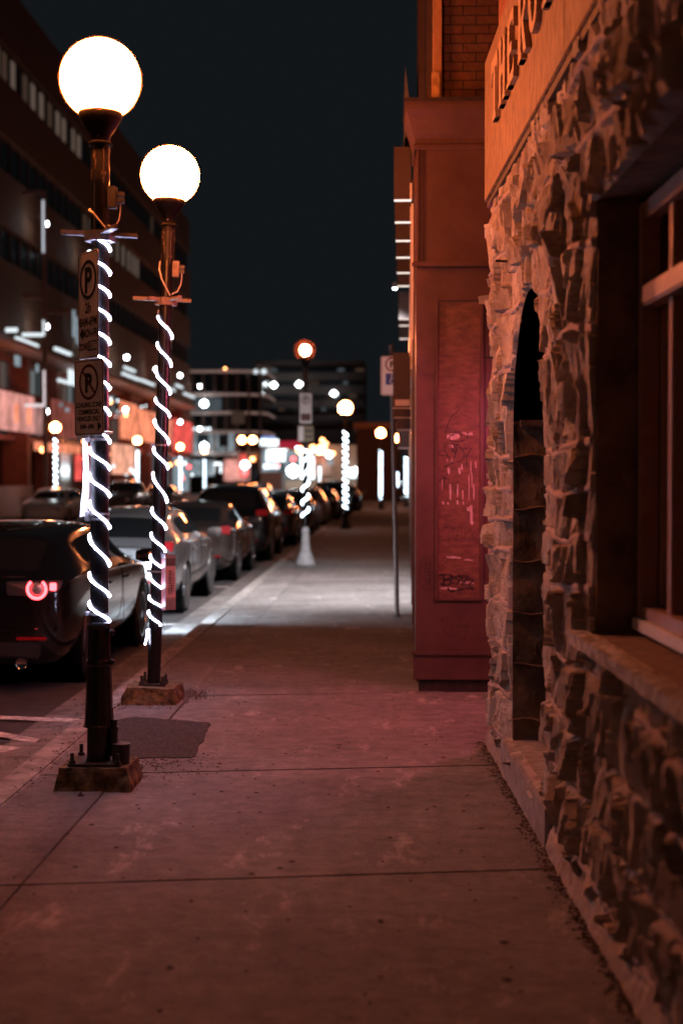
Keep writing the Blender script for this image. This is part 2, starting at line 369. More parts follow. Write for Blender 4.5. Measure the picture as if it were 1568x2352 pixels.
# ------------------------------------------------------------------ street lamps
def helix(z_list, radius, n=22, x0=0):
    """one turn between consecutive heights; starts at the side away from the wall (left), passes the camera side going down"""
    pts = []
    for k in range(len(z_list)-1):
        z0, z1 = z_list[k], z_list[k+1]
        for i in range(n):
            t = i/n; a = PI+2*PI*t           # left -> front(-y) -> right -> back
            # most of the drop happens along the front
            f = t*1.5 if t < .5 else .75+(t-.5)*.5
            pts.append((radius*math.cos(a), radius*math.sin(a), z0+(z1-z0)*f))
    return pts
def zof(py, Y, px=229): return P(px, py, Y).z
def near_lamp(px_foot, py_foot, px_top, py_top, kind):
    zb = .13
    foot = G(px_foot, py_foot, zb); Y = foot.y
    top = P(px_top, py_top, Y)
    tilt = math.atan2(top.x-foot.x, top.z-zb)
    if kind == 1:
        lab = 'nearest black lamp post with lit globe, two parking signs and flared cast base'
    else:
        lab = 'leaning black lamp post with lit globe on a mossy block, second from the camera'
    root = empty('street_lamp', (foot.x, foot.y, zb), 0, lab, 'street lamp', 'globe lamps along the near pavement')
    root.rotation_euler = (0, tilt, 0)
    H = top.z-zb; gr = .2235
    sc = Y/F
    def h(py): return zof(py, Y, px_foot)-zb
    # globe: inner glowing sphere cut at the neck, thin frosted skin around it imitating the halo
    def sph(r, cut, n=40, m=24):
        a1 = math.acos(cut); return [(r*math.sin(a1+(PI-a1)*i/m) if False else r*math.sin(PI-(PI-a1)*0), 0)] and [(max(1e-4, r*math.sin(t)), -r*math.cos(t)) for t in [math.acos(cut)+(PI-math.acos(cut))*i/m for i in range(m+1)]]
    neck = math.cos(math.asin(.115/gr))
    g_ = MB().lathe(sph(gr*.985, neck), 40, (0, 0, H)).build('globe', 'globe', root, True)
    s_ = MB().lathe([(r, z) for r, z in sph(gr+.008, neck)], 40, (0, 0, H)).build('frosted_halo_skin', 'skin', g_, True)
    zc = H-gr*neck
    hf = h(330) if kind == 1 else h(517)
    MB().lathe([(.107, zc+.012), (.120, zc+.010), (.121, zc-.004), (.112, zc-.03), (.085, zc-.075), (.052, zc-.125), (.0465, zc-.15), (.0465, hf+.004)], 32).build('globe_holder', 'holder', root, True)
    MB().lathe([(.064, hf-.012), (.066, hf-.006), (.066, hf+.002), (.06, hf+.008), (.045, hf+.008)], 28).build('collar', 'holder', root, True)
    pr = .0505
    z_sc = (h(415) if kind == 1 else h(600))
    MB().lathe([(pr, z_sc), (pr, hf-.008)], 28).build('scuffed_sleeve', 'scuffed', root, True)
    z_low = 0.0
    MB().lathe([(pr, z_low), (pr, z_sc+.001)], 28).build('pole', 'pole', root, True)
    for dz in (.035, .075):
        MB().lathe([(.001, 0), (.006, 0), (.006, .004), (.002, .007)], 8, (0, 0, 0), mtx=Matrix.Translation((0, -.047, hf+dz)) @ Matrix.Rotation(R(90), 4, 'X')).build('screw', 'arm', root)
    # bracket cross
    zbk = h(543) if kind == 1 else h(692)
    bm_ = 'arm' if kind == 1 else 'armb'
    rg = MB().lathe([(pr+.001, zbk-.03), (pr+.035, zbk-.03), (pr+.035, zbk+.025), (pr+.001, zbk+.025)], 6, a0=.3).build('bracket_ring', bm_, root)
    for ai, (a, ln, up) in enumerate([(R(188), .165, .03), (R(-55), .17, .05), (R(8), .155, -.03), (R(110), .15, .0)] if kind == 1 else [(R(182), .20, .02), (R(-50), .16, .02), (R(5), .14, -.005), (R(228), .12, -.03)]):
        mt = Matrix.Translation((0, 0, zbk)) @ Matrix.Rotation(a, 4, 'Z')
        b = MB(); b.box(pr+.02, pr+ln, -.012, .012, .0, .026+abs(up)*0, mt @ Matrix.Rotation(-up, 4, 'Y')); b.box(pr+.02, pr+ln, -.030, -.012, 0, .006, mt @ Matrix.Rotation(-up, 4, 'Y'))
        b.build('bracket_arm', bm_, root, bevel=.002)
    # outlet box, conduit, cable
    zo = h(455) if kind == 1 else h(618)
    bx = MB().box(pr-.005, pr+.045, -.04, .015, zo-.06, zo+.06).build('outlet_box', 'boxgrey' if kind == 1 else 'armb', root, bevel=.004)
    MB().box(pr+.045, pr+.085, -.03, .01, zo-.03, zo-.002).box(pr+.045, pr+.085, -.03, .01, zo+.004, zo+.03).build('socket', 'boxgrey', bx, bevel=.003)
    q = [(pr+.065, -.02, zo-.03), (pr+.066, -.02, zo-.075), (pr+.06, -.025, zo-.12), (pr+.04, -.04, zo-.17), (pr-.0, -.055, zbk+.05)]
    MB().tube(q, .005, 8).build('cable', 'cable', root, True)
    MB().tube([(-pr-.004, -.004, zbk+.15 if kind == 1 else zbk+.30), (-pr-.006, -.02, zbk+.14 if kind == 1 else zbk+.24), (-.03, -pr-.006, zbk+.12 if kind == 1 else zbk+.16), (pr*.7, -pr*.8, zbk+.04)], .0065, 8).build('cable', 'cable', root, True)
    MB().tube([(pr*.55, -pr*.86, z_sc-.02), (pr*.55, -pr*.86, hf-.02)], .004, 6).build('conduit', 'galv', root, True)
    # LED rope
    if kind == 1:
        ys = [534, 585, 640, 690, 745, 800, 850, 905, 965, 1030, 1090, 1153, 1229, 1318, 1384, 1440]
    else:
        ys = [725, 788, 853, 916, 966, 1031, 1087, 1170, 1226, 1277, 1321, 1371, 1405, 1450]
    zs = [h(y_) for y_ in ys]
    pts = helix(zs, pr+.0075)
    if kind == 1: pts = pts[:-10]
    else: pts = pts[:-12]+[(-pr-.01, -.02, h(1448)), (-pr-.006, -.03, h(1462)), (-pr-.02, -.035, h(1480))]
    rr = [.0050*(1+.25*(i % 2)) for i in range(len(pts))]
    MB().tube(pts, rr, 8).build('light_rope', 'rope', root, True)
    if kind == 2:
        q = [(-pr-.004, -.01, h(712)), (-pr-.006, -.015, h(722)), (-.04, -pr-.004, h(733)), (0, -pr-.007, h(745)), (.04, -pr+.01, h(755))]
        MB().tube(q, .005, 6).build('cable', 'cable', root, True)
    # straps
    for yp in ((1010, 1180, 1192, 1410) if kind == 1 else (1022, 1312)):
        z_ = h(yp); MB().lathe([(pr+.001, z_-.006), (pr+.0045, z_-.006), (pr+.0045, z_+.006), (pr+.001, z_+.006)], 24).build('strap', 'signback', root, True)
        MB().box(-pr-.03, -pr+.004, -.012, .012, z_-.013, z_+.013).build('clamp', 'signback', root, bevel=.002)
    # foot
    if kind == 1:
        z1, z2, z3, z4 = h(1440), h(1520), h(1640), h(1663)
        prof = [(.052, z1+.03), (.066, z1+.026), (.070, z1+.012), (.066, z1), (.062, z1-.01), (.064, z2+.04), (.066, z2+.018), (.074, z2+.004), (.074, z2-.008), (.067, z2-.02), (.075, z3+.05), (.0835, z4), (.088, z4-.004), (.088, z4-.012), (.06, z4-.014)]
        MB().lathe(prof, 12, a0=.13).build('flared_skirt', 'pole', root)
        MB().lathe([(.067, 0), (.067, z4)], 28).build('foot_pipe', 'pole', root, True)
        MB().lathe([(.022, .04), (.022, z4-.03), (.028, z4-.03), (.028, z4-.01), (.022, z4-.008), (.02, z4+.03)], 16, (.085, -.02, 0)).build('drain_pipe', 'pole', root, True)
        MB().lathe([(.048, .0), (.05, .095), (.05, .10), (.052, .104), (.052, .112), (.02, .118)], 24, (.128, -.03, 0)).build('canister', 'plate', root, True)
        for zz_ in (z2, z1-.03):
            MB().lathe([(.002, .0), (.018, .006), (.02, .016), (.012, .028), (.002, .032)], 14, mtx=Matrix.Translation((.062, -.03, zz_)) @ Matrix.Rotation(R(75), 4, 'Y')).build('knob', 'pole', root, True)
        wdt = .145
    else: wdt = .10
    pl = MB().box(-wdt, wdt, -wdt, wdt, 0, .014).build('base_plate', 'plate', root, bevel=.003)
    for sx in (-1, 1):
        for sy in (-1, 1):
            MB().lathe([(.011, .014), (.011, .075+random.uniform(-.01, .012))], 10, (sx*(wdt-.02), sy*(wdt-.025), 0)).lathe([(.019, .014), (.019, .03)], 6, (sx*(wdt-.02), sy*(wdt-.025), 0)).build('anchor_bolt', 'plate', pl)
    # block
    if kind == 1: bw, bd, tw = .215, .19, .185
    else: bw, bd, tw = .215, .22, .185
    blk = MB().add([(-bw, -bd, -zb), (bw, -bd, -zb), (bw, bd, -zb), (-bw, bd, -zb), (-tw, -bd*.85, 0), (tw, -bd*.85, 0), (tw, bd*.85, 0), (-tw, bd*.85, 0)], [(0, 3, 2, 1), (4, 5, 6, 7), (0, 1, 5, 4), (1, 2, 6, 5), (2, 3, 7, 6), (3, 0, 4, 7)]).build('concrete_block', 'block', root)
    subdiv(blk, 14); jitter(blk, .013 if kind == 1 else .022, 14, kind*3)
    for v in blk.data.vertices:
        if v.co.z > -.004: v.co.z = -.001
    if kind == 2: blk['label'] = 'crumbling block covered in rusty moss'
    return root, foot, Y
L1, f1, Y1 = near_lamp(228, 1750, 231, 182, 1)
L2, f2, Y2 = near_lamp(353, 1572, 391, 402, 2)
m, N, L, b = nt('bulb_halo'); M['skin2'] = m
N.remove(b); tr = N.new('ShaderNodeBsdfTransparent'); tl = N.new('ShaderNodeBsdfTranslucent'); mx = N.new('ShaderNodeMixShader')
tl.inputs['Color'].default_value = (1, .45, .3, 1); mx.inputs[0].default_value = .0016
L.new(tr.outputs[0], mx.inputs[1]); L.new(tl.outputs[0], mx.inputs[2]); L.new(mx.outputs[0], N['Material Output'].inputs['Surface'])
# far lamp prototype: height of globe centre 4.0 above the pavement
def far_lamp(loc, lab, group, head='globe', rope=(1.0, 3.1), turns=11, tall=4.0, hand=1, rope_on=True, matrope='rope_far', signs=False):
    root = empty('street_lamp', loc, 0, lab, 'street lamp', group)
    MB().lathe([(.19, 0), (.19, .05), (.165, .10), (.15, .16), (.105, .26), (.085, .42), (.075, .6), (.085, .66), (.06, .72), (.052, .74)], 12).build('base', 'farbase' if False else 'pole_white' if signs else 'pole', root)
    MB().lathe([(.05, .70), (.048, tall-.32)], 16).build('pole', 'pole', root, True)
    if head == 'globe':
        MB().lathe([(max(.001, .225*math.sin(t)), tall-.225*math.cos(t)) for t in [R(28)+(PI-R(28))*i/14 for i in range(15)]], 24).build('globe', 'globe_far', root, True)
        MB().lathe([(.11, tall-.19), (.1, tall-.24), (.05, tall-.32)], 20).build('globe_holder', 'holder', root, True)
    else:
        MB().lathe([(.05, tall-.32), (.09, tall-.2), (.1, tall-.12)], 16).build('globe_holder', 'holder', root, True)
        MB().lathe([(max(.001, .10*math.sin(t)), tall-.10*math.cos(t)) for t in [PI*i/8 for i in range(9)]], 12).build('bulb', 'bulb', root, True)
        MB().lathe([(max(.001, .21*math.sin(t)), tall-.21*math.cos(t)) for t in [R(28)+(PI-R(28))*i/14 for i in range(15)]], 24).build('bulb_halo_shell', 'skin2', root, True)  # added shell imitating the orange flare round the bare bulb
    if rope_on:
        n = 14; pts = []
        for k in range(turns*n+1):
            t = k/(turns*n); a = PI+hand*2*PI*t*turns
            pts.append((.062*math.cos(a), .062*math.sin(a), rope[1]+(rope[0]-rope[1])*t))
        MB().tube(pts, .02, 6).build('light_rope', matrope, root, True)
    return root
M['pole_white'] = mat('pale_cast_base', (.45, .46, .48), .6, noise=.2, scale=10)
GL = 'globe lamps along the near pavement'
def gx(px, Y): return P(px, 1095, Y).x
Y3 = 27.8
L3 = far_lamp((gx(701, Y3), Y3, 0), 'lamp post with bare glaring bulb and two signs on a pale cone base', GL, 'bulb', (.95, 2.25), 5, 4.19, hand=-1, signs=True)
for (u, v) in (((-.12, 0, 2.27), (.42, 0, 2.24)),):
    MB().tube([(-.18, -.05, 2.30), (-.05, -.06, 2.24), (.1, -.06, 2.20), (.2, -.05, 2.25)], .022, 6).build('light_rope', 'rope_far', L3, True)
L4 = far_lamp((gx(793, 46.8), 46.8, 0), 'globe lamp with evenly spaced rope coils, fourth along the near kerb', GL, 'globe', (.55, 3.2), 12, 3.98, hand=1)
L5 = far_lamp((gx(874, 75), 75, 0), 'globe lamp with dense rope coils left of the thin parking sign pole', GL, 'globe', (-.0+.1, 3.1), 14, 4.02, hand=-1)
L6 = far_lamp((gx(932, 80), 80, 0), 'rope wrapped lamp post between the sign pole and the red shopfront', GL, 'globe', (.1, 2.8), 14, 4.05, hand=1)
L7 = far_lamp((gx(912, 96), 96, 0), 'globe lamp half hidden behind the thin parking sign pole', GL, 'globe', (1, 2), 4, 4.3, hand=1)
GO = 'globe lamps across the street'
O1 = far_lamp((gx(128, 66), 66, 0), 'globe lamp across the street left of the nearest lamp post', GO, 'globe', (.15, 3.5), 12, 4.02, hand=1)
O2 = far_lamp((gx(316, 89), 89, 0), 'globe lamp across the street between the two near lamp posts', GO, 'globe', (.1, 3.4), 13, 4.0, hand=-1)
O3 = far_lamp((gx(13, 72), 72, 0), 'coiled rope post at the left edge across the street', GO, 'globe', (-.0+.2, 2.7), 10, 3.9, hand=1)
O4 = far_lamp((gx(846, 150), 150, 0), 'distant rope wrapped post right of the fourth lamp', 'distant rope wrapped posts', 'globe', (-.0+.1, 2.5), 8, 4.0)
O5 = far_lamp((gx(734, 128), 128, 0), 'distant rope wrapped post beside the lamp with the pale base', 'distant rope wrapped posts', 'globe', (.2, 2.6), 8, 4.0)
O6 = far_lamp((-15.6, 108, 0), 'added globe lamp across the street at the far corner of the office block', GO, 'globe', (.2, 3.2), 12, 4.0)  # this lamp and the next are added to light the office block orange
O7 = far_lamp((-15.8, 124, 0), 'added farthest globe lamp across the street before the rounded building', GO, 'globe', (.2, 3.2), 12, 4.0)
# twin globe lamp far down the street
t = empty('twin_globe_lamp', (gx(568, 112), 112, 0), 0, 'twin globe lamp far down the street in front of the rounded building', 'street lamp')
MB().lathe([(.12, 0), (.07, .5), (.05, 4.1)], 12).build('pole', 'pole', t, True)
MB().box(-.42, .42, -.03, .03, 4.05, 4.12).build('cross_arm', 'pole', t)
for sx in (-1, 1):
    MB().lathe([(max(.001, .27*math.sin(a)), 4.62-.27*math.cos(a)) for a in [R(25)+(PI-R(25))*i/10 for i in range(11)]], 16, (sx*.43, 0, 0)).build('globe', 'globe_far', t, True)
# ------------------------------------------------------------------ parking signs
def rrect(w, h, r, n=6):
    out = []
    for cx, cy, a0 in ((w-r, h-r, 0), (r, h-r, 90), (r, r, 180), (w-r, r, 270)):
        for i in range(n+1):
            a = R(a0+90*i/n); out.append((cx+r*math.cos(a), cy+r*math.sin(a)))
    return out
def ring_mb(b, cx, cy, ro, ri, mt, z, n=40, sx=1):
    vs = []; fs = []
    for i in range(n):
        a = 2*PI*i/n
        vs += [mt @ Vector((cx+sx*ro*math.cos(a), cy+ro*math.sin(a), z)), mt @ Vector((cx+sx*ri*math.cos(a), cy+ri*math.sin(a), z))]
    for i in range(n):
        k = (i+1) % n; fs.append((2*i, 2*i+1, 2*k+1, 2*k))
    b.add(vs, fs)
def frame_outline(b, w, h, r, t, inset, mt, z):
    a = [(x+inset, y+inset) for x, y in rrect(w-2*inset, h-2*inset, r)]
    c = [(x+inset+t, y+inset+t) for x, y in rrect(w-2*inset-2*t, h-2*inset-2*t, max(.004, r-t))]
    n = len(a); b.add([mt @ Vector((x, y, z)) for x, y in a+c], [(i, (i+1) % n, n+(i+1) % n, n+i) for i in range(n)])
def sign(name, label, pl, pr_, w, h, painter, post_n=0, group=None):
    """pl bottom-left world point, pr_ bottom-right; local x right, y up, z toward the reader"""
    d = Vector(pr_)-Vector(pl); mt = frame_mtx(pl, (d.x, d.y, 0))
    o = MB().prism([p for p in rrect(w, h, .025)], -.003, lambda a, b, t: mt @ Vector((a, b, t))).build(name, 'signface')
    tag(o, label, 'parking sign', group)
    painter(o, mt, w, h); return o
def put(o, mt, s, size, x, y, m='signink', bold=.002, xs=1, name='lettering'):
    me = text_mesh(s, size, bold, 0, 'CENTER', xs); me.transform(mt @ Matrix.Translation((x, y, .0016)))
    return link(name, me, m, o)
def paint_p2h(o, mt, w, h):
    b = MB(); frame_outline(b, w, h, .02, .0045, .006, mt, .0012); b.build('border', 'signink', o)
    b = MB(); ring_mb(b, w/2, h-.155, .108, .088, mt, .0012); b.build('ring', 'signink', o)
    put(o, mt, 'P', .19, w/2, h-.222, bold=.006)
    put(o, mt, '2h', .08, w/2, h-.335); put(o, mt, '8AM-6PM', .066, w/2, h-.405, xs=.85); put(o, mt, 'MON-FRI', .062, w/2+.028, h-.468, xs=.8)
    b = MB().add([mt @ Vector((x, y, .0014)) for x, y in ((.02, h-.447), (.06, h-.412), (.06, h-.482))], [(0, 1, 2)]); b.build('arrow', 'signink', o)
    b = MB().add([mt @ Vector((x, y, .0012)) for x, y in ((w*.5, h-.545), (w-.02, h-.545), (w-.02, h-.49), (w*.5, h-.49))], [(0, 1, 2, 3)]); b.build('zone_band', 'signgrey', o)
    put(o, mt, 'ZONE', .05, w*.27, h-.535, xs=.85); put(o, mt, '1336', .052, w*.73, h-.535, 'signface')
def paint_loading(o, mt, w, h):
    b = MB(); frame_outline(b, w, h, .02, .005, .007, mt, .0012); b.build('border', 'signink', o)
    put(o, mt, 'P', .135, w/2-.005, h-.175, bold=.007)
    b = MB(); ring_mb(b, w/2, h-.125, .098, .082, mt, .0020)
    c = Vector((w/2, h-.125)); d = Vector((math.cos(R(-45)), math.sin(R(-45)))); q = Vector((-d.y, d.x))*.007
    b.add([mt @ Vector((*(c+d*s_*.085+q*k), .0022)) for s_, k in ((-1, 1), (-1, -1), (1, -1), (1, 1))], [(0, 1, 2, 3)]); b.build('prohibition_ring', 'signred', o)
    put(o, mt, 'LOADING ZONE', .038, w/2, h-.262, xs=.9, bold=.001); put(o, mt, 'COMMERCIAL', .038, w/2, h-.300, xs=.9, bold=.001)
    put(o, mt, 'VEHICLES ONLY', .038, w/2, h-.338, xs=.88, bold=.001); put(o, mt, '8AM - 6PM', .035, w/2-.02, h-.380, xs=.85, bold=.001)
    b = MB().add([mt @ Vector((x, y, .0014)) for x, y in ((w-.022, h-.368), (w-.06, h-.395), (w-.06, h-.341))], [(0, 1, 2)]); b.build('arrow', 'signink', o)
Yf = Y1
a_ = P(181, 827, Yf+.02); b_ = P(231, 819, Yf-.21)
sg = sign('parking_sign', 'tall narrow two hour parking sign, upper of the two on the nearest lamp post', (a_.x, a_.y, (a_.z+b_.z)/2), b_, .262, .585, paint_p2h, group='signs on the nearest lamp post')
MB().tube([P(234, 826, Yf), P(243, 828, Yf)], .008, 6).build('strap', 'signback', sg)
a_ = P(172, 1004, Yf+.01); b_ = P(246, 997, Yf-.23)
sg2 = sign('parking_sign', 'loading zone sign with crossed out P, lower of the two on the nearest lamp post', (a_.x, a_.y, (a_.z+b_.z)/2), b_, .30, .418, paint_loading, group='signs on the nearest lamp post')
MB().tube([P(222, 992, Yf-.14), P(258, 994, Yf-.06)], .007, 6).build('bolt', 'signback', sg2)
# thin sign seen edge-on, bright from the rope
b = MB(); n = 12; vs = []
zt_, zb_ = P(197, 1008, Yf).z, P(190, 1186, Yf).z
for i in range(n+1):
    t = i/n; z = zb_+(zt_-zb_)*t; bow = .018*math.sin(PI*t)
    xl, xr = P(190+ 7*t, 1095, Yf-.02).x, P(204-.5*t, 1095, Yf+.18).x
    vs += [(xl+bow*.6, Yf-.10, z), (xr+bow*.6, Yf+.16, z)]
m_ = len(vs); vs += [(x-.003, y, z) for x, y, z in vs]
fs = []
for i in range(n): fs += [(2*i, 2*i+1, 2*i+3, 2*i+2), (m_+2*i, m_+2*i+2, m_+2*i+3, m_+2*i+1)]
es = MB().add(vs, fs).build('street_notice', 'signface', smooth=True)
tag(es, 'bent white plate seen nearly edge-on left of the nearest lamp post', 'notice')
# ------------------------------------------------------------------ cigarette bin on lamp two
bx = P(390, 1335, Y2-.05)
ct = empty('cigarette_bin', (bx.x, bx.y, P(390, 1400, Y2-.05).z), R(28), 'slim pink and red cigarette butt box strapped to the leaning lamp post', 'ashtray')
hh = P(390, 1272, Y2-.05).z-ct.location.z
MB().box(-.052, .03, -.05, .05, 0, hh-.03).build('body', mat('bin_red_side', (.22, .06, .06), .5), ct, bevel=.004)
fp = MB().box(-.050, .028, -.0535, -.0505, .09, hh-.09).build('front_label', mat('bin_pink_label', (.5, .38, .40), .5), ct)
MB().box(-.050, .028, -.0533, -.0505, .002, .088).build('lower_plate', 'signback', ct)
MB().box(-.050, .028, -.0533, -.0505, hh-.088, hh-.03).build('upper_plate', 'boxgrey', ct)
cp = MB().add([(-.055, -.055, hh-.03), (.033, -.055, hh-.03), (.033, .053, hh-.03), (-.055, .053, hh-.03), (-.055, -.055, hh+.01), (.033, -.055, hh-.012), (.033, .053, hh-.012), (-.055, .053, hh+.01)], [(0, 3, 2, 1), (4, 5, 6, 7), (0, 1, 5, 4), (1, 2, 6, 5), (2, 3, 7, 6), (3, 0, 4, 7)]).build('lid', 'signback', ct, bevel=.002)
mt = Matrix.Translation((-.005, -.0545, hh*.5)) @ Matrix.Rotation(R(90), 4, 'X') @ Matrix.Rotation(R(-90), 4, 'Z')
for s_, sz, off in (('WANTED', .042, -.025), ('CIGARETTE BUTTS', .018, .008)):
    me = text_mesh(s_, sz, .001 if sz > .03 else 0); me.transform(mt @ Matrix.Translation((0, off, 0))); link('lettering', me, 'signink', ct)
# ------------------------------------------------------------------ signs on lamp three
def plain_sign(name, label, px0, px1, py0, py1, Y, m, cat='parking sign'):
    a, c = P(px0, py1, Y), P(px1, py0, Y)
    mt = frame_mtx((a.x, a.y, a.z), (1, .15, 0)); w = c.x-a.x; h = c.z-a.z
    o = MB().prism(rrect(w, h, .02), -.004, lambda x, y, t: mt @ Vector((x, y, t))).build(name, m); tag(o, label, cat); return o, mt, w, h
o, mt, w, h = plain_sign('parking_sign', 'pale no parking sign high on the lamp post with the pale base', 688, 716, 903, 972, Y3-.09, 'signface')
b = MB(); ring_mb(b, w/2, h*.78, .085, .065, mt, .002); b.build('prohibition_ring', 'signred', o)
put(o, mt, 'P', .12, w/2, h*.78-.04, bold=.005)
MB().add([mt @ Vector((x, y, .002)) for x, y in ((w*.1, h*.08), (w*.9, h*.08), (w*.9, h*.32), (w*.1, h*.32))], [(0, 1, 2, 3)]).build('text_band', 'signred', o)
o, mt, w, h = plain_sign('loading_sign', 'pink and olive sign below the no parking sign on the pale based lamp post', 684, 720, 978, 1014, Y3-.09, mat('olive_sign', (.26, .22, .12), .5, noise=.2, scale=40))
MB().add([mt @ Vector((x, y, .002)) for x, y in ((0.01, .01), (w*.36, .01), (w*.36, h-.01), (.01, h-.01))], [(0, 1, 2, 3)]).build('pink_panel', 'signface', o)
for k in range(2): MB().add([mt @ Vector((x, y, .002)) for x, y in ((w*.45, h*(.25+.35*k)), (w*.95, h*(.25+.35*k)), (w*.95, h*(.38+.35*k)), (w*.45, h*(.38+.35*k)))], [(0, 1, 2, 3)]).build('text_band', 'signgrey', o)
# ------------------------------------------------------------------ accessible no parking sign on thin pole
Yp = G(912, 1416).y
pb_ = G(912, 1416)
sp_ = empty('sign_pole', (pb_.x, pb_.y, 0), 0, 'thin galvanised sign pole standing on the pavement beside the red shopfront', 'pole')
topz = P(898, 792, Yp).z
MB().tube([(0, 0, 0), (P(898, 792, Yp).x-pb_.x, 0, topz)], .028, 12).build('pole', 'galv', sp_, True)
MB().lathe([(.05, 0), (.05, .012), (.032, .03)], 14).build('foot', 'galv', sp_, True)
a_ = P(874, 908, Yp-.04); c_ = P(926, 818, Yp-.04)
def paint_acc(o, mt, w, h):
    b = MB(); frame_outline(b, w, h, .02, .006, .008, mt, .0012); b.build('border', 'signred', o)
    b = MB(); ring_mb(b, w*.5, h-.1, .085, .068, mt, .0016); b.build('prohibition_ring', 'signred', o); put(o, mt, 'P', .11, w*.5, h-.138, bold=.005)
    MB().add([mt @ Vector((x, y, .0012)) for x, y in ((w*.22, h*.27), (w*.8, h*.27), (w*.8, h*.56), (w*.22, h*.56))], [(0, 1, 2, 3)]).build('blue_square', 'signblue', o)
    b = MB(); ring_mb(b, w*.52, h*.36, .035, .026, mt, .0020, 20)
    b.add([mt @ Vector((w*.5+x, h*.36+y, .0022)) for x, y in ((-.012, .03), (-.004, .03), (0, .09), (-.012, .09))], [(0, 1, 2, 3)])
    ring_mb(b, w*.48, h*.5, .009, .001, mt, .0022, 12); b.build('wheelchair_symbol', 'signface', o)
sign('parking_sign', 'no parking sign with blue wheelchair square on the thin pole', (a_.x, a_.y, a_.z), (c_.x, a_.y, a_.z), c_.x-a_.x, c_.z-a_.z, paint_acc)
# ------------------------------------------------------------------ stone pub wall
def vnoise(x, y, seed, per=512):
    r = np.random.default_rng(seed).random((per, per))
    xi = np.floor(x).astype(int); yi = np.floor(y).astype(int); fx = x-xi; fy = y-yi
    fx = fx*fx*(3-2*fx); fy = fy*fy*(3-2*fy)
    a = r[xi % per, yi % per]; b = r[(xi+1) % per, yi % per]; c = r[xi % per, (yi+1) % per]; d = r[(xi+1) % per, (yi+1) % per]
    return (a*(1-fx)+b*fx)*(1-fy)+(c*(1-fx)+d*fx)*fy
def fbm(x, y, seed, o=4, g=.5):
    s = 0; a = 1; t = 0
    for k in range(o): s = s+a*vnoise(x*2**k+7.3*k, y*2**k+3.1*k, seed+k); t += a; a *= g
    return s/t
def facets(x, y, cell, seed, tilt):
    """piecewise planes: each Worley cell is its own tilted chip"""
    gx_, gy_ = x/cell, y/cell; ix, iy = np.floor(gx_).astype(int), np.floor(gy_).astype(int)
    rr_ = np.random.default_rng(seed); J = rr_.random((256, 256, 5))
    best = np.full(x.shape, 1e9); out = np.zeros(x.shape)
    for dx in (-1, 0, 1):
        for dy in (-1, 0, 1):
            j = J[(ix+dx) % 256, (iy+dy) % 256]
            px = ix+dx+j[..., 0]; py = iy+dy+j[..., 1]; d = (gx_-px)**2+(gy_-py)**2
            h = (j[..., 2]-.5)*cell*.5+((gx_-px)*(j[..., 3]-.5)+(gy_-py)*(j[..., 4]-.5))*cell*tilt*2
            m = d < best; best = np.where(m, d, best); out = np.where(m, h, out)
    return out
S0, S1 = 0.0, 7.4
YE = 9.14
st = .0098
ns = int((S1-S0)/st)+1; nz = int(3.62/st)+1
s = np.linspace(S0, S1, ns); z = np.linspace(-.02, 3.49, nz)
SS, ZZ = np.meshgrid(s, z, indexing='ij')
# irregular courses
wob = .075*(fbm(SS*1.6, ZZ*1.6, 40, 3)-.5)*2; wob2 = .12*(fbm(SS*2.1, ZZ*2.1, 60, 3)-.5)*2
zc, sc_ = ZZ+wob, SS+wob2
rows = [-.3]
while rows[-1] < 4.2: rows.append(rows[-1]+random.choice([.2, .26, .32, .4, .46]))
rows = np.array(rows); ri = np.clip(np.searchsorted(rows, zc)-1, 0, len(rows)-2)
dz0 = zc-rows[ri]; dz1 = rows[ri+1]-zc
ds0 = np.zeros_like(SS); ds1 = np.zeros_like(SS); bid = np.zeros(SS.shape, int); cid = 0
tone = np.zeros_like(SS); prot = np.zeros_like(SS); tx = np.zeros_like(SS); tz = np.zeros_like(SS)
for r_ in range(len(rows)-1):
    e = [-.6-random.random()*.3]
    while e[-1] < 8.5: e.append(e[-1]+random.uniform(.22, .62))
    e = np.array(e); k = np.clip(np.searchsorted(e, sc_)-1, 0, len(e)-2); mk = ri == r_
    rv = rng.random((len(e), 4))
    ds0 = np.where(mk, sc_-e[k], ds0); ds1 = np.where(mk, e[k+1]-sc_, ds1)
    tone = np.where(mk, rv[k, 0], tone); prot = np.where(mk, rv[k, 1], prot); tx = np.where(mk, rv[k, 2]-.5, tx); tz = np.where(mk, rv[k, 3]-.5, tz)
edge = np.minimum(np.minimum(ds0, ds1), np.minimum(dz0, dz1))
dome = np.clip(edge/.024, 0, 1)**.7
f1_ = facets(SS, ZZ*.42, .13, 3, .75); f2_ = facets(SS*1.1+.12*ZZ, ZZ*.42, .048, 9, .8)
rid = 1-np.abs(2*fbm(SS*7, ZZ*2.2, 21, 4)-1)
D = dome*(.018+.030*prot+.13*tx*(ds0-.2)+.09*tz*(dz0-.16)+(.66*f1_+.38*f2_))*np.where(ZZ > 3.3, .45, 1)+.006*(fbm(SS*30, ZZ*30, 77, 3)-.5)
hz_edge = np.minimum(dz0, dz1); gap = (fbm(SS*1.2, ZZ*1.2, 90, 2) > .36) & ((hz_edge < .017) | (fbm(SS*1.5, ZZ*1.5, 93, 2) > .55))
bead = .030*np.sqrt(np.clip(1-(edge/.020)**2, 0, 1))*(.8+.4*fbm(SS*14, ZZ*14, 99, 2))
D = np.where((edge < .020) & gap, np.maximum(D*.3+.006, .012+bead), D)
mort = ((edge < .021) & gap)
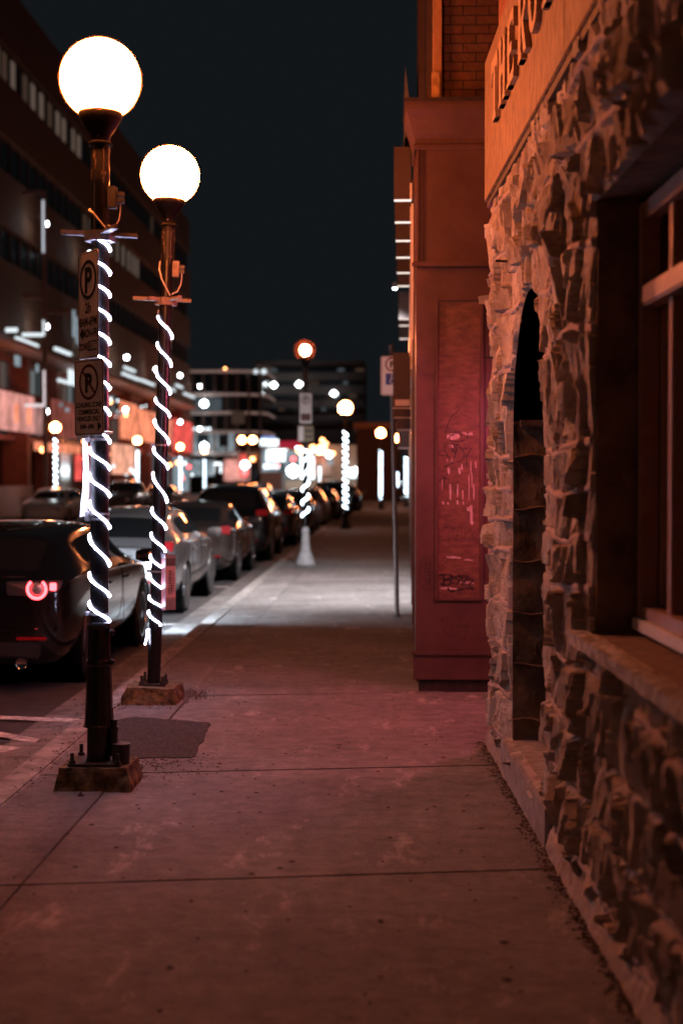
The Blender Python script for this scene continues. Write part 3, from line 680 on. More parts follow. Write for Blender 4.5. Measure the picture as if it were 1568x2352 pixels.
# smooth mortar skirt at the foot
foot_ = np.clip((.10+.07*fbm(SS*5, ZZ*0, 33, 2)-ZZ)/.03, 0, 1)
D = D*(1-foot_)+foot_*(.045-.2*np.maximum(ZZ, 0)+.022*fbm(SS*16, ZZ*20, 12, 4))
mort = np.where(foot_ > .5, .25, mort)
# openings
NS0, NS1 = .93, 2.34; NC = (NS0+NS1)/2; NR = (NS1-NS0)/2; SPR = 1.95; TOP = .76
rg = .018*(fbm(ZZ*7, SS*0, 55, 3)-.5)*2
niche = ((SS > NS0+rg) & (SS < NS1+rg*1.6) & (ZZ > .20) & (ZZ <= SPR)) | ((ZZ > SPR) & (((SS-NC-rg)/NR)**2+((ZZ-SPR)/TOP)**2 < 1))
WS0 = 3.52; WZ0, WZ1 = 1.10, 2.80
wr = .02*(fbm(ZZ*6, SS*0, 71, 3)-.5)*2
win = (SS > WS0+wr) & (ZZ > WZ0) & (ZZ < WZ1)
dn = np.minimum(np.abs(SS-NS0), np.abs(SS-NS1)); dw = np.abs(SS-WS0)
op = niche | win
dn_ = np.minimum(np.abs(SS-NS0), np.abs(SS-NS1)); inb = (ZZ > .1) & (ZZ < SPR+TOP+.1)
damp = np.where(inb, np.clip(.35+dn_/.22, .35, 1), 1); damp = np.where(inb & (SS > NS1) & (SS < NS1+.5), np.minimum(damp, .45+.55*(SS-NS1)/.5), damp)
damp = np.where((ZZ > SPR) & (ZZ < SPR+TOP+.15) & (SS > NS0) & (SS < NS1), .5, damp)
damp = np.where((np.abs(SS-WS0) < .12) & (ZZ > 1.0) & (ZZ < 2.9), .45, damp)
D = np.where(op, -.004, D*damp)
D[0, :] = -.35
en = .035*(fbm(z*6, z*0, 15, 3)-.5)
tn = Vector((.035, -1, 0)).normalized()       # along the wall toward the camera
nn = Vector((-1, -.035, 0)).normalized()      # outward
org = Vector((WX(YE), YE, 0))
SSj = SS.copy(); SSj[0, :] += en; SSj[1, :] += en*.9; SSj[2:6, :] += en*.6
X = org.x+tn.x*SSj+nn.x*D; Yv = org.y+tn.y*SSj+nn.y*D
Zv = ZZ+0*D
co_ = np.stack([X, Yv, Zv], -1).reshape(-1, 3).astype(np.float32)
I = np.arange(ns*nz).reshape(ns, nz)
q = np.stack([I[:-1, :-1], I[1:, :-1], I[1:, 1:], I[:-1, 1:]], -1).reshape(-1, 4)
opf = op.reshape(-1); keep = ~(opf[q].all(1)); q = q[keep]
def grid_mesh(name, co_, q):
    me = bpy.data.meshes.new(name); me.vertices.add(len(co_)); me.vertices.foreach_set('co', co_.ravel())
    me.loops.add(len(q)*4); me.loops.foreach_set('vertex_index', q.astype(np.int32).ravel())
    me.polygons.add(len(q)); me.polygons.foreach_set('loop_start', np.arange(0, len(q)*4, 4, dtype=np.int32))
    me.update(calc_edges=True); me.validate(); return me
me = grid_mesh('stone_wall', co_, q)
at = me.attributes.new('tone', 'FLOAT', 'POINT'); at.data.foreach_set('value', (tone+0*SS).reshape(-1).astype(np.float32))
at = me.attributes.new('mortar', 'FLOAT', 'POINT'); at.data.foreach_set('value', (mort*1.0).reshape(-1).astype(np.float32))
m, N, L, b = nt('split_face_stone'); M['stone'] = m
a1 = N.new('ShaderNodeAttribute'); a1.attribute_name = 'tone'; a2 = N.new('ShaderNodeAttribute'); a2.attribute_name = 'mortar'
r1 = N.new('ShaderNodeValToRGB'); cr = r1.color_ramp; cr.elements[0].color = (.36, .32, .28, 1); cr.elements[1].color = (.58, .54, .49, 1)
e_ = cr.elements.new(.5); e_.color = (.47, .42, .36, 1); L.new(a1.outputs['Fac'], r1.inputs['Fac'])
g_ = N.new('ShaderNodeNewGeometry')
n1 = N.new('ShaderNodeTexNoise'); n1.inputs['Scale'].default_value = 11; n1.inputs['Detail'].default_value = 8; n1.inputs['Roughness'].default_value = .7; L.new(g_.outputs['Position'], n1.inputs['Vector'])
r2 = N.new('ShaderNodeValToRGB'); r2.color_ramp.elements[0].position = .38; r2.color_ramp.elements[0].color = (.55, .47, .40, 1); r2.color_ramp.elements[1].position = .58; r2.color_ramp.elements[1].color = (1, 1, 1, 1)
L.new(n1.outputs['Fac'], r2.inputs['Fac'])
mx1 = N.new('ShaderNodeMix'); mx1.data_type = 'RGBA'; mx1.blend_type = 'MULTIPLY'; mx1.inputs['Factor'].default_value = .8; L.new(r1.outputs['Color'], mx1.inputs['A']); L.new(r2.outputs['Color'], mx1.inputs['B'])
mx2 = N.new('ShaderNodeMix'); mx2.data_type = 'RGBA'; L.new(a2.outputs['Fac'], mx2.inputs['Factor']); L.new(mx1.outputs['Result'], mx2.inputs['A']); mx2.inputs['B'].default_value = (.46, .38, .36, 1)
L.new(mx2.outputs['Result'], b.inputs['Base Color']); b.inputs['Roughness'].default_value = .85
n2 = N.new('ShaderNodeTexNoise'); n2.inputs['Scale'].default_value = 60; n2.inputs['Detail'].default_value = 9; n2.inputs['Roughness'].default_value = .75; mpz = N.new('ShaderNodeMapping'); mpz.inputs['Scale'].default_value = (1, 1, .3); L.new(g_.outputs['Position'], mpz.inputs['Vector']); L.new(mpz.outputs['Vector'], n2.inputs['Vector'])
bp = N.new('ShaderNodeBump'); bp.inputs['Distance'].default_value = .012; L.new(n2.outputs['Fac'], bp.inputs['Height']); L.new(bp.outputs['Normal'], b.inputs['Normal'])
pub = empty('stone_pub', (org.x, org.y, 0), 0, 'rough split stone pub front with arched doorway and deep window', 'building')
def W(s_, n_, z_):   # wall frame -> local coordinates of the pub
    v = tn*s_+nn*n_; return Vector((v.x, v.y, z_))
for v in (): pass
me.transform(Matrix.Translation((-org.x, -org.y, 0)))
wl = link('stone_wall', me, 'stone', pub)
me.polygons.foreach_set('use_smooth', [True]*len(me.polygons))
try: me.set_sharp_from_angle(angle=R(14))
except Exception: pass
class WB(MB):
    def wbox(s, s0, s1, n0, n1, z0, z1):
        vs = [W(a, b, c) for a in (s0, s1) for b in (n0, n1) for c in (z0, z1)]
        return s.add(vs, [(0, 1, 3, 2), (4, 6, 7, 5), (0, 4, 5, 1), (2, 3, 7, 6), (0, 2, 6, 4), (1, 5, 7, 3)])
# doorway: far jamb to z=2.0, ledge, dark inside above, step
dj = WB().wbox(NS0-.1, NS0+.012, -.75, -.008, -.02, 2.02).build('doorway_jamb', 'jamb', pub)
subdiv(dj, 22)
for v in dj.data.vertices:
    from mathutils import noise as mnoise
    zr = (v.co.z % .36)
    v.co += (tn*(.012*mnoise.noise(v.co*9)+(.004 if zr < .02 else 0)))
for i in range(6):
    zz_ = .32+i*.3+random.uniform(-.03, .03)
    n_ = 10; MB().tube([W(NS0+.016+.003*math.sin(k*2.1), -.01-k*.05, zz_+.01*math.sin(k*1.3+i)) for k in range(n_)], .009, 6).build('mortar_bead', 'jamb', dj, True)
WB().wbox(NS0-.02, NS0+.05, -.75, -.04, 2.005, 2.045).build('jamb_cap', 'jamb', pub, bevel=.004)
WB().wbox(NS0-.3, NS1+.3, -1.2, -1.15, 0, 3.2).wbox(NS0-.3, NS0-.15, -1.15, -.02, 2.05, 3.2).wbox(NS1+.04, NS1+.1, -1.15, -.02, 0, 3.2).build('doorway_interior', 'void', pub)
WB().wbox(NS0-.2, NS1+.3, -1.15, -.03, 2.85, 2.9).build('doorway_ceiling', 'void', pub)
WB().wbox(NS0-.06, NS1+.28, -1.1, .055, -.02, .20).build('door_step', 'step', pub, bevel=.008)
for (s_, z_) in ((.35, 2.45), (.95, 2.95)):
    MB().tube([W(s_, .0, z_), W(s_, .10, z_+.004)], .007, 6).build('iron_hook', 'plate', pub)
# window
wd = empty('window', (0, 0, 0)); wd.parent = pub
WE = S1
rv_ = WB().wbox(WS0-.04, WS0+.02, -.42, -.008, WZ0-.02, WZ1+.05).build('reveal', 'render', wd)
WB().wbox(WS0-.02, WE, -.42, -.008, WZ1+.004, WZ1+.06).build('soffit', 'render', wd)
ff = WB()
fs0 = 3.55; n0_, n1_ = -.235, -.165
ff.wbox(fs0, fs0+.06, n0_, n1_, 1.17, 2.78); ff.wbox(fs0+.061, fs0+.10, n0_-.035, n0_-.003, 1.22, 2.44)
for sx in (3.92, 5.3, 6.6): ff.wbox(sx, sx+.07, n0_-.03, n1_-.03, 1.17, 2.78)
ff.wbox(fs0+.06, WE, n0_, n1_-.003, 2.71, 2.78); ff.wbox(fs0+.06, WE, n0_, n1_-.003, 1.17, 1.22)
ff.build('frame', 'tanframe', wd, bevel=.006)
WB().wbox(fs0+.061, WE, n0_+.0, n1_+.012, 2.37, 2.45).build('transom', 'tanframe', wd, bevel=.008)
WB().wbox(fs0+.03, WE, n0_-.05, n0_-.045, 1.2, 2.74).build('pane', 'pane', wd)
cv = WB(); cvv = []
for i in range(121):
    u0 = fs0+.02+i*.03; n_c = -.34-.03*(i % 2); cvv += [W(u0, n_c, 1.2), W(u0, n_c, 2.74)]
cv.add(cvv, [(2*i, 2*i+2, 2*i+3, 2*i+1) for i in range(120)])
cv.build('curtain', 'curtain', wd)
WB().wbox(fs0+.005, WE, -.30, -.145, 1.125, 1.172).build('inner_sill', 'white', wd, bevel=.004)
stp = WB().wbox(WS0-.03, WE, -.36, .02, 1.06, 1.118).build('sill_top', 'silltop', pub)
for v in stp.data.vertices:
    if v.co.z > 1.1 and (v.co.dot(nn) > 0): v.co.z -= .02
sl = WB().wbox(WS0-.12, WE, .02, .082, 1.055, 1.105).build('sill', 'sill', pub)
subdiv(sl, 30); jitter(sl, .010, 22, 4)
# cornice of the board, upper brick storey
WB().wbox(-.0, S1, -.4, -.12, 3.58, 4.4).build('backing_wall', 'render', pub)
ub = WB().wbox(0.0, .78, -.5, -.02, 4.30, 9.0).wbox(.78, S1, -.5, -.02, 4.30, 4.42).wbox(2.0, 3.2, -.5, -.02, 4.42, 9).wbox(4.6, S1, -.5, -.02, 4.42, 9).build('upper_brick_wall', 'bricky', pub)
WB().wbox(.78, S1, -.46, -.2, 4.42, 9.0).build('upper_window', 'glass', pub)
WB().wbox(-.0, S1, -6, -.52, 3.3, 9.0).build('rear_mass', 'render', pub)
WB().wbox(0, S1, -6, -1.3, -.1, 3.3).build('ground_floor_mass', 'render', pub)
# sign board
bd = empty('pub_sign', (org.x, org.y, 0), 0, 'weathered orange wooden fascia board with raised letters above the stone wall', 'sign')
ZB0, ZB1 = 3.50, 4.40
bo = WB().wbox(-.16, 3.05, .0, .05, ZB0, ZB1).wbox(3.056, 7.2, .0, .05, ZB0, ZB1).build('board', 'board', bd, bevel=.006)
WB().wbox(-.12, 7.2, -.11, -.001, ZB0+.01, ZB1-.05).build('backing_beam', 'beam', bd)
WB().wbox(-.15, 7.2, -.1, .034, ZB0-.04, ZB0-.002).build('lower_batten', 'beam', bd)
def glyph(ch):
    st_ = .20  # stem width in em; em height 1, width .8
    def rc(x0, x1, y0, y1): return [(x0, y0), (x1, y0), (x1, y1), (x0, y1)]
    if ch == 'T': return [rc(.3, .5, .0, .85), [(.0, .62), (.12, .80), (.68, .80), (.8, .62), (.8, 1), (0, 1)], rc(.2, .6, 0, .1)]
    if ch == 'H': return [rc(.05, .27, 0, 1), rc(.53, .75, 0, 1), rc(.27, .53, .42, .58), rc(0, .32, 0, .09), rc(0, .32, .91, 1), rc(.48, .8, 0, .09), rc(.48, .8, .91, 1)]
    if ch == 'E': return [rc(.05, .28, 0, 1), [(.28, 0), (.72, 0), (.76, .3), (.62, .15), (.28, .14)], [(.28, 1), (.28, .86), (.62, .85), (.76, .70), (.72, 1)], rc(.28, .55, .43, .57), rc(0, .28, 0, .08), rc(0, .28, .92, 1)]
    if ch == 'L': return [rc(.05, .28, 0, 1), [(.28, 0), (.74, 0), (.78, .34), (.62, .15), (.28, .14)], rc(0, .34, .91, 1)]
    if ch == 'Y': return [rc(.3, .5, 0, .5), [(.0, 1), (.3, .42), (.5, .42), (.22, 1)], [(.58, 1), (.38, .5), (.5, .42), (.8, 1)], rc(.2, .6, 0, .09)]
    if ch == 'A': return [[(.0, 0), (.2, 0), (.45, 1), (.33, 1)], [(.58, 0), (.8, 0), (.47, 1), (.33, 1)], rc(.18, .6, .25, .38)]
    if ch == 'R' or ch == 'O':
        out = []
        cx, cy, rx, ry = (.4, .5, .4, .5) if ch == 'O' else (.34, .72, .42, .28)
        n = 18; a0, a1 = (0, 2*PI) if ch == 'O' else (-PI/2, PI/2)
        wx, wy = (.22, .14) if ch == 'O' else (.21, .12)
        for i in range(n):
            t0, t1 = a0+(a1-a0)*i/n, a0+(a1-a0)*(i+1)/n
            out.append([(cx+(rx-wx)*math.cos(t0), cy+(ry-wy)*math.sin(t0)), (cx+rx*math.cos(t0), cy+ry*math.sin(t0)), (cx+rx*math.cos(t1), cy+ry*math.sin(t1)), (cx+(rx-wx)*math.cos(t1), cy+(ry-wy)*math.sin(t1))])
        if ch == 'R': out += [rc(.05, .27, 0, 1), rc(.27, .34, .44, .56), rc(.27, .34, .88, 1), [(.3, .46), (.5, .46), (.8, 0), (.56, 0)], rc(0, .34, 0, .08)]
        return out
lh, lw = .37, .40
s_ = .50
for ch in 'THE ROYAL':
    if ch == ' ': s_ += .08; continue
    b = MB()
    for i, poly in enumerate(glyph(ch)):
        b.prism([(x, y) for x, y in poly], .030+.0004*(i % 5), lambda x, y, t: W(s_+x*lw*.98,   .0505+t, 3.83+y*lh))
    b.build('raised_letter', 'letter', bd)
    s_ += lw*.98
for i in range(3): pass
# unseen pink ring light added in the recess to tint the pavement
ns_g = empty('added_pink_light', (1.16, 10.15, 2.35), 0, 'added unseen pink ring light in the recess between the stone pub and the red shopfront', 'added light')
MB().tube([(0, .10*math.cos(a), .10*math.sin(a)) for a in [2*PI*i/28 for i in range(29)]], .012, 8).build('added_light_ring', emit('added_pink_glow', (1, .13, .24), 900), ns_g, True)
MB().box(-.14, .25, .12, .15, -.02, .5).build('added_light_shield', 'beam', ns_g)  # added shield that keeps the pink light off the pilaster
# ------------------------------------------------------------------ red shopfront
YR = 11.35
SL = .014                                    # facade direction
def RX(Y, x0=.235): return x0+(Y-YR)*SL
rs = empty('red_shopfront', (.235, YR, 0), 0, 'dark red panelled shopfront pilaster with graffiti, torn posters and brick above', 'building')
def rx(px): return P(px, 1095, YR).x-.235
def rz(py, px=1030): return P(px, py, YR).z
def rbox(b, px0, px1, z0, z1, y0, y1): return b.box(rx(px0), rx(px1), y0, y1, z0, z1)
zt = rz(240); 
b = MB(); b.box(rx(955), 3.2, 0, .5, .095, zt-.02); b.build('pilaster', 'red', rs)
MB().box(rx(962), 3.2, .02, .5, -.01, .095).build('plinth', 'beam', rs)
# base board and lower mould
MB().box(rx(949), 3.2, -.012, .0, .10, rz(1505)).build('base_board', 'red', rs, bevel=.003)
md = MB()
for py, dz, dp in ((1500, .02, .03), (608, .022, .045)):
    md.box(rx(945), 3.2, -dp, -.0125, rz(py)-dz, rz(py)+dz)
md.box(rx(955), rx(996), -.02, -.0, rz(857)-.012, rz(857)+.012); md.box(rx(1112), 3.2, -.02, -.0, rz(857)-.012, rz(857)+.012)
md.build('moulding', 'red', rs, bevel=.008)
# framed panel
pn = MB()
x0, x1, z0, z1 = rx(998), rx(1109), rz(1380), rz(684)
for (a, c, d, e, dp) in ((x0, x0+.028, z0, z1, .022), (x1-.028, x1, z0, z1, .022), (x0+.028, x1-.028, z0, z0+.028, .0225), (x0+.028, x1-.028, z1-.028, z1, .0225)):
    pn.box(a, c, -dp, -.001, d, e)
pn.build('panel_frame', 'red', rs, bevel=.006)
MB().box(x0+.028, x1-.028, -.004, -.0005, z0+.028, z1-.028).build('panel', 'red2', rs)
MB().box(rx(1112), rx(1114.5), -.002, -.0003, z0, z1).build('panel_groove', 'beam', rs)
# upper panel frame
up = MB(); X0 = rx(955); zz0, zz1 = rz(600), rz(330)
for (a, c, d, e, dp) in ((X0, X0+.022, zz0, zz1, .016), (X0+.022, 3.2, zz1-.03, zz1, .0165)): up.box(a, c, -dp, -.001, d, e)
up.box(X0+.05, X0+.058, -.008, -.001, zz0, zz1-.05)
up.build('upper_panel_frame', 'red', rs, bevel=.004)
# cornice: flared profile, mitred at the corner
prof = [(.02, zt-.36), (.03, zt-.345), (.03, zt-.32), (.012, zt-.31), (.012, zt-.27), (.03, zt-.24), (.07, zt-.12), (.10, zt-.06), (.105, zt-.025), (.105, zt)]
vs = []; fs = []
L_ = len(prof)
for (d, z_) in prof:
    vs += [(3.2, -d, z_), (X0-d*.85, -d, z_), (X0-d*.85+.3*0, 0.6, z_)]
for i in range(L_-1):
    fs += [(3*i, 3*i+1, 3*i+4, 3*i+3), (3*i+1, 3*i+2, 3*i+5, 3*i+4)]
n_ = 3*(L_-1); fs.append((n_, n_+1, n_+2)); 
MB().add(vs, fs).build('cornice', 'red', rs)
MB().box(X0-.10, 3.2, -.11, .6, zt+.001, zt+.03).build('cornice_cap', 'beam', rs)
# street face beyond the corner
side = MB(); side.box(X0+.006, 3.0, .5, 26, .0, zt-.05, Matrix.Rotation(-SL, 4, 'Z')); side.build('street_front', 'red', rs)
MB().box(X0-.02, X0+.05, .62, .75, .3, zt-.1, Matrix.Rotation(-SL, 4, 'Z')).box(X0-.02, X0+.05, 2.3, 2.45, .3, zt-.1, Matrix.Rotation(-SL, 4, 'Z')).box(X0-.02, X0+.05, 4.3, 4.45, .3, zt-.1, Matrix.Rotation(-SL, 4, 'Z')).build('street_pilaster', 'red', rs, bevel=.01)
MB().box(X0-.006, X0+.004, .8, 2.25, .7, 2.7, Matrix.Rotation(-SL, 4, 'Z')).box(X0-.006, X0+.004, 2.5, 4.25, .7, 2.7, Matrix.Rotation(-SL, 4, 'Z')).build('shop_glazing', 'glass', rs)
# brick storey above with corner trim and window
YB = .35
MB().box(rx(1016), 3.2, YB, YB+.4, zt+.03, 10).build('upper_brick_wall', 'brickx', rs)
MB().box(rx(997), rx(1013), YB-.03, YB+.3, zt+.03, 10).box(rx(1013), rx(1016), YB-.045, YB+.3, zt+.03, 10).build('corner_trim', mat('ochre_trim', (.42, .24, .12), .6, noise=.2, scale=14), rs, bevel=.004)
MB().box(rx(992), rx(1012), YB-.06, YB-.031, zt+.03, rz(140)).build('trim_block', mat('pale_ochre_trim', (.45, .28, .14), .7, noise=.4, scale=18), rs, bevel=.006)
MB().box(rx(984), rx(997), YB+.3, YB+.8, zt+.03, 10).box(rx(968), rx(984), YB+.9, YB+1.6, zt+.03, 10).build('window_bay', 'blade', rs)
MB().box(rx(1016), 3.2, YB-.03, YB-.001, zt+.03, rz(210)).build('roof_flashing', 'beam', rs)
MB().add([(rx(933), 1.2, zt+.03), (rx(955), 1.2, zt+.03), (rx(934), 1.2, rz(170)+.4), (rx(933), 2.2, zt+.03), (rx(955), 2.2, zt+.03), (rx(934), 2.2, rz(170)+.4)], [(0, 1, 2), (3, 5, 4), (0, 2, 5, 3), (1, 4, 5, 2)]).build('grey_fin', 'boxgrey', rs)
# graffiti strokes
def stroke(b, pts, w=.008, closed=False):
    q = [Vector((rx(x), -.0065, rz(y_, x))) for x, y_ in pts]
    # smooth
    out = []
    for i in range(len(q)-1):
        p0, p1, p2, p3 = q[max(i-1, 0)], q[i], q[i+1], q[min(i+2, len(q)-1)]
        for t in (0, .25, .5, .75):
            out.append(.5*((2*p1)+(p2-p0)*t+(2*p0-5*p1+4*p2-p3)*t*t+(3*p1-p0-3*p2+p3)*t**3))
    out.append(q[-1]); n = len(out); vs = []
    for i, p in enumerate(out):
        d = (out[min(i+1, n-1)]-out[max(i-1, 0)]).normalized(); k = Vector((-d.z, 0, d.x))*w*.5*(.7+.3*math.sin(i*1.7))
        vs += [p+k, p-k]
    off = Vector((0, -.0002*len(b.v)/60-.0001, 0))
    b.add([v+off for v in vs], [(2*i, 2*i+1, 2*i+3, 2*i+2) for i in range(n-1)])
def C8(x, y): return ((1400+x/2.613)*.5743, (1300+y/2.613)*.5743)
g1 = MB()
for pts in ([(1100, 845), (1125, 855), (1130, 880), (1110, 910), (1060, 950), (1035, 1000), (1010, 1060), (985, 1140)],
            [(1160, 1170), (1150, 1120), (1100, 1120), (1050, 1150), (1030, 1190), (1060, 1215), (1120, 1220), (1190, 1200), (1230, 1160), (1210, 1120)],
            [(1060, 1160), (1075, 1145), (1095, 1145)],
            [(925, 1315), (925, 1350), (960, 1365), (1000, 1365), (1045, 1390)], [(985, 1250), (990, 1310), (1010, 1350), (1040, 1385)],
            [(1000, 1250), (1060, 1240), (1110, 1250), (1110, 1310), (1085, 1390)], [(1030, 1250), (1080, 1310), (1100, 1370)], [(1060, 1330), (1095, 1250), (1100, 1340)],
            [(1130, 1280), (1190, 1290), (1270, 1292), (1240, 1320), (1215, 1370), (1215, 1460)],
            [(1120, 1240), (1170, 1310), (1190, 1370), (1150, 1420), (1050, 1450), (975, 1490), (1010, 1460)],
            [(925, 1625), (980, 1600), (1030, 1615)], [(955, 1575), (1010, 1610)], [(1015, 1555), (985, 1600), (985, 1690)], [(1125, 1620), (1110, 1680), (1100, 1760)]):
    stroke(g1, [C8(*p) for p in pts], .010)
g1.build('graffiti', 'graf', rs)
def C7(x, y): return ((1500+x/1.2738)*.5743, (1200+y/1.2738)*.5743)
g2 = MB()
for pts in ([(345, 1160), (390, 1150), (400, 1165), (370, 1190), (380, 1230), (345, 1215)], [(410, 1230), (430, 1150), (445, 1220)], [(412, 1200), (440, 1198)], [(455, 1230), (460, 1160), (485, 1170), (462, 1190), (490, 1225)], [(515, 1175), (495, 1190), (500, 1220), (520, 1215)], [(405, 1135), (410, 1145)], [(425, 1130), (428, 1142)]):
    stroke(g2, [C7(*p) for p in pts], .005)
g2.build('graffiti', 'graf', rs)
g3 = MB()   # bold tag
for pts in ([(325, 1405), (345, 1400), (350, 1440), (330, 1445)], [(335, 1400), (385, 1400), (370, 1420), (345, 1425), (385, 1430), (375, 1450), (335, 1450)], [(385, 1420), (405, 1412), (390, 1405), (385, 1435), (405, 1445)], [(430, 1400), (410, 1415), (430, 1430), (412, 1450)], [(440, 1400), (445, 1455)], [(425, 1412), (470, 1405), (450, 1440), (480, 1420), (500, 1430), (480, 1450), (505, 1475)], [(370, 1465), (385, 1485), (430, 1475), (480, 1468), (500, 1478)]):
    stroke(g3, [C7(*p) for p in pts], .017)
g3.build('graffiti', 'graf', rs)
g4 = MB()
for pts in ([(345, 1620), (350, 1680), (375, 1710), (400, 1700), (385, 1665), (360, 1655), (375, 1630), (345, 1615), (335, 1640)], [(412, 1660), (435, 1655), (415, 1665), (435, 1672)], [(440, 1655), (460, 1655), (442, 1664), (462, 1670)], [(465, 1650), (468, 1675), (475, 1640), (482, 1670)], [(490, 1650), (515, 1648), (495, 1665), (515, 1668)], [(525, 1650), (545, 1648), (530, 1664), (550, 1668)], [(470, 1680), (455, 1720), (435, 1745)], [(552, 1640), (556, 1668)]):
    stroke(g4, [C7(*p) for p in pts], .0045)
for pts in ([(245, 1320), (230, 1340), (228, 1440), (250, 1470), (275, 1475)], [(250, 1335), (270, 1345), (250, 1360), (275, 1370)], [(250, 1385), (275, 1380), (270, 1400), (250, 1405)], [(250, 1420), (275, 1430), (255, 1450)], [(240, 1312), (265, 1312), (280, 1330), (278, 1440)]):
    stroke(g4, [C7(*p) for p in pts], .006)
o = g4.build('graffiti', 'graf', rs)
for v in o.data.vertices: v.co.y -= .0068
pg = MB()
def shard(pts, k=0):
    q = [C8(*p) for p in pts]; n = len(q)
    pg.add([(rx(x), -.0050-.00015*k, rz(y_, x)) for x, y_ in q], [tuple(range(n))])
shard([(1005, 1150), (1060, 1130), (1130, 1140), (1150, 1170), (1110, 1195), (1050, 1200), (1010, 1185)])
shard([(1150, 1120), (1210, 1125), (1235, 1135), (1270, 1120), (1280, 1150), (1215, 1150)], 1)
shard([(1010, 1240), (1070, 1255), (1085, 1285), (1040, 1280)], 2)
for i, (x, y0, y1, w) in enumerate([(1012, 1400, 1430, 10), (1028, 1490, 1560, 26), (1140, 1490, 1560, 26), (1165, 1450, 1520, 18), (1258, 1420, 1560, 10), (1310, 1420, 1500, 12), (960, 1600, 1730, 8), (1045, 1660, 1830, 22), (1120, 1660, 1800, 20), (1175, 1720, 1830, 12), (1240, 1560, 1830, 10), (1270, 1540, 1700, 9), (1290, 1660, 1830, 14), (970, 1840, 1880, 30), (1020, 1850, 1880, 22), (1120, 1830, 1880, 26), (1180, 1840, 1880, 12), (1245, 1900, 1950, 60), (1265, 1880, 2080, 30), (1270, 2040, 2090, 34), (1060, 1390, 1430, 9)]):
    shard([(x-w*.5, y0+6), (x+w*.2, y0), (x+w*.5, (y0+y1)/2), (x+w*.3, y1), (x-w*.3, y1-8), (x-w*.45, (y0+y1)/2+10)], i+3)
for i, (x0_, x1_, y_, w) in enumerate([(360, 440, 1312, 5), (450, 500, 1325, 4), (330, 420, 1470, 5), (425, 505, 1440, 5), (355, 362, 1340, 16)]):
    q = [C7(x0_, y_-w), C7((x0_+x1_)/2, y_-w*1.5), C7(x1_, y_), C7(x1_-5, y_+w), C7(x0_+8, y_+w*.4)]
    pg.add([(rx(x), -.0050-.0001*i, rz(y2, x)) for x, y2 in q], [tuple(range(5))])
pg.build('torn_paper', 'paper', rs)
# projecting blade panels high on the street front
bs = []
for i, py in enumerate((465, 515, 557, 595, 630, 660, 735, 750, 780)):
    H_ = 2.36; Yb = F*H_/(1095-py)
    pl_ = 904.5+(465-py)*-.041; x_l = P(pl_, py, Yb).x; x_r = P(944, py, Yb).x
    zb_ = 1.72+H_; top_ = zb_+.46 if i == 0 else zb_+.42
    r_ = empty('blade_panel', ((x_l+x_r)/2, Yb, zb_), 0, 'dark projecting panel with pale lower edge, %s in the upper row on the red shopfront' % ('first', 'second', 'third', 'fourth', 'fifth', 'sixth', 'seventh', 'eighth', 'ninth')[i], 'panel', 'projecting panels in the upper row')
    w_ = (x_r-x_l)/2
    MB().box(-w_, w_, 0, .035, .012, top_-zb_).build('panel', 'blade', r_, bevel=.003)
    MB().box(-w_, w_, -.004, .04, 0, .0115).build('edge_strip', 'bladelit', r_)
    MB().box(w_-.012, w_+.006, -.006, .034, .013, .15).build('bracket', 'bladetrim', r_)
for i, (py0, py1, l0, r0, Yb) in enumerate(((810, 938, 902, 943, 15.6), (938, 960, 904, 943, 16.3), (960, 988, 910, 943, 17.0), (988, 1030, 914, 940, 19.0))):
    a, c = P(l0, py1, Yb), P(r0, py0, Yb)
    if i: c.z += .12
    r_ = empty('blade_panel', ((a.x+c.x)/2, Yb, a.z), 0, ('large dark panel with white sticker hanging in front of the wheelchair parking sign', 'narrow dark panel just under the one with the sticker', 'third dark panel down below the one with the sticker', 'lowest dark panel of the lower row beside the sign pole')[i], 'panel', 'projecting panels in the lower row')
    w_ = (c.x-a.x)/2
    MB().box(-w_, w_, 0, .04, .008, c.z-a.z).build('panel', 'blade', r_, bevel=.002)
    MB().box(-w_, w_, -.003, .045, 0, .0075).build('edge_strip', 'bladetrim', r_)
    if i == 0:
        k_ = Yb/F; MB().box((907-922.5)*k_, (940-922.5)*k_, -.004, -.001, (938-932)*k_, (938-918)*k_).build('sticker', 'sticker', r_)
sw = MB()
for i in range(9):
    Yb = 12.2+i*.85
    sw.box(RX(Yb)-.03, RX(Yb)+.02, Yb, Yb+.05, 2.9+.1*(i % 2), 4.05)
o = sw.build('white_downlight_strip', 'bladetrim', None); o.parent = rs; o.matrix_parent_inverse = Matrix.Translation((-.235, -YR, 0))
fl_ = empty('added_floodlight', (.16, 20.4, 4.45), 0, 'added unseen white floodlight on the street side of the red shopfront behind the projecting panels', 'floodlight')  # unseen light added for the white pool on the pavement
MB().box(-.06, .0, -.07, .07, -.04, .05).build('housing', 'boxgrey', fl_, bevel=.006); MB().box(-.055, -.005, -.065, .065, -.046, -.0405).build('lens', emit('added_flood_lens', (.92, .96, 1), 30), fl_)
MB().box(.0, .10, -.015, .015, -.01, .02).build('arm', 'boxgrey', fl_)
l = bpy.data.lights.new('added_flood_beam', 'SPOT'); l.energy = 3000; l.color = (1, .93, .96); l.spot_size = R(124); l.spot_blend = .95; l.shadow_soft_size = .06
o = bpy.data.objects.new('added_flood_beam', l); C.objects.link(o); o.location = (.13, 20.4, 4.38); o.rotation_euler = Vector((-.30, .42, -1)).to_track_quat('-Z', 'Y').to_euler()
# the neighbour further down the near side
nb = empty('far_near_side_building', (0, 0, 0), 0, 'plain dark building down the street behind the red shopfront', 'building')
MB().box(1.4, 12, 38, 70, 0, 5).build('wall', 'render', nb)
MB().box(1.38, 1.4, 40, 68, .5, 3).build('window', 'glass', nb)
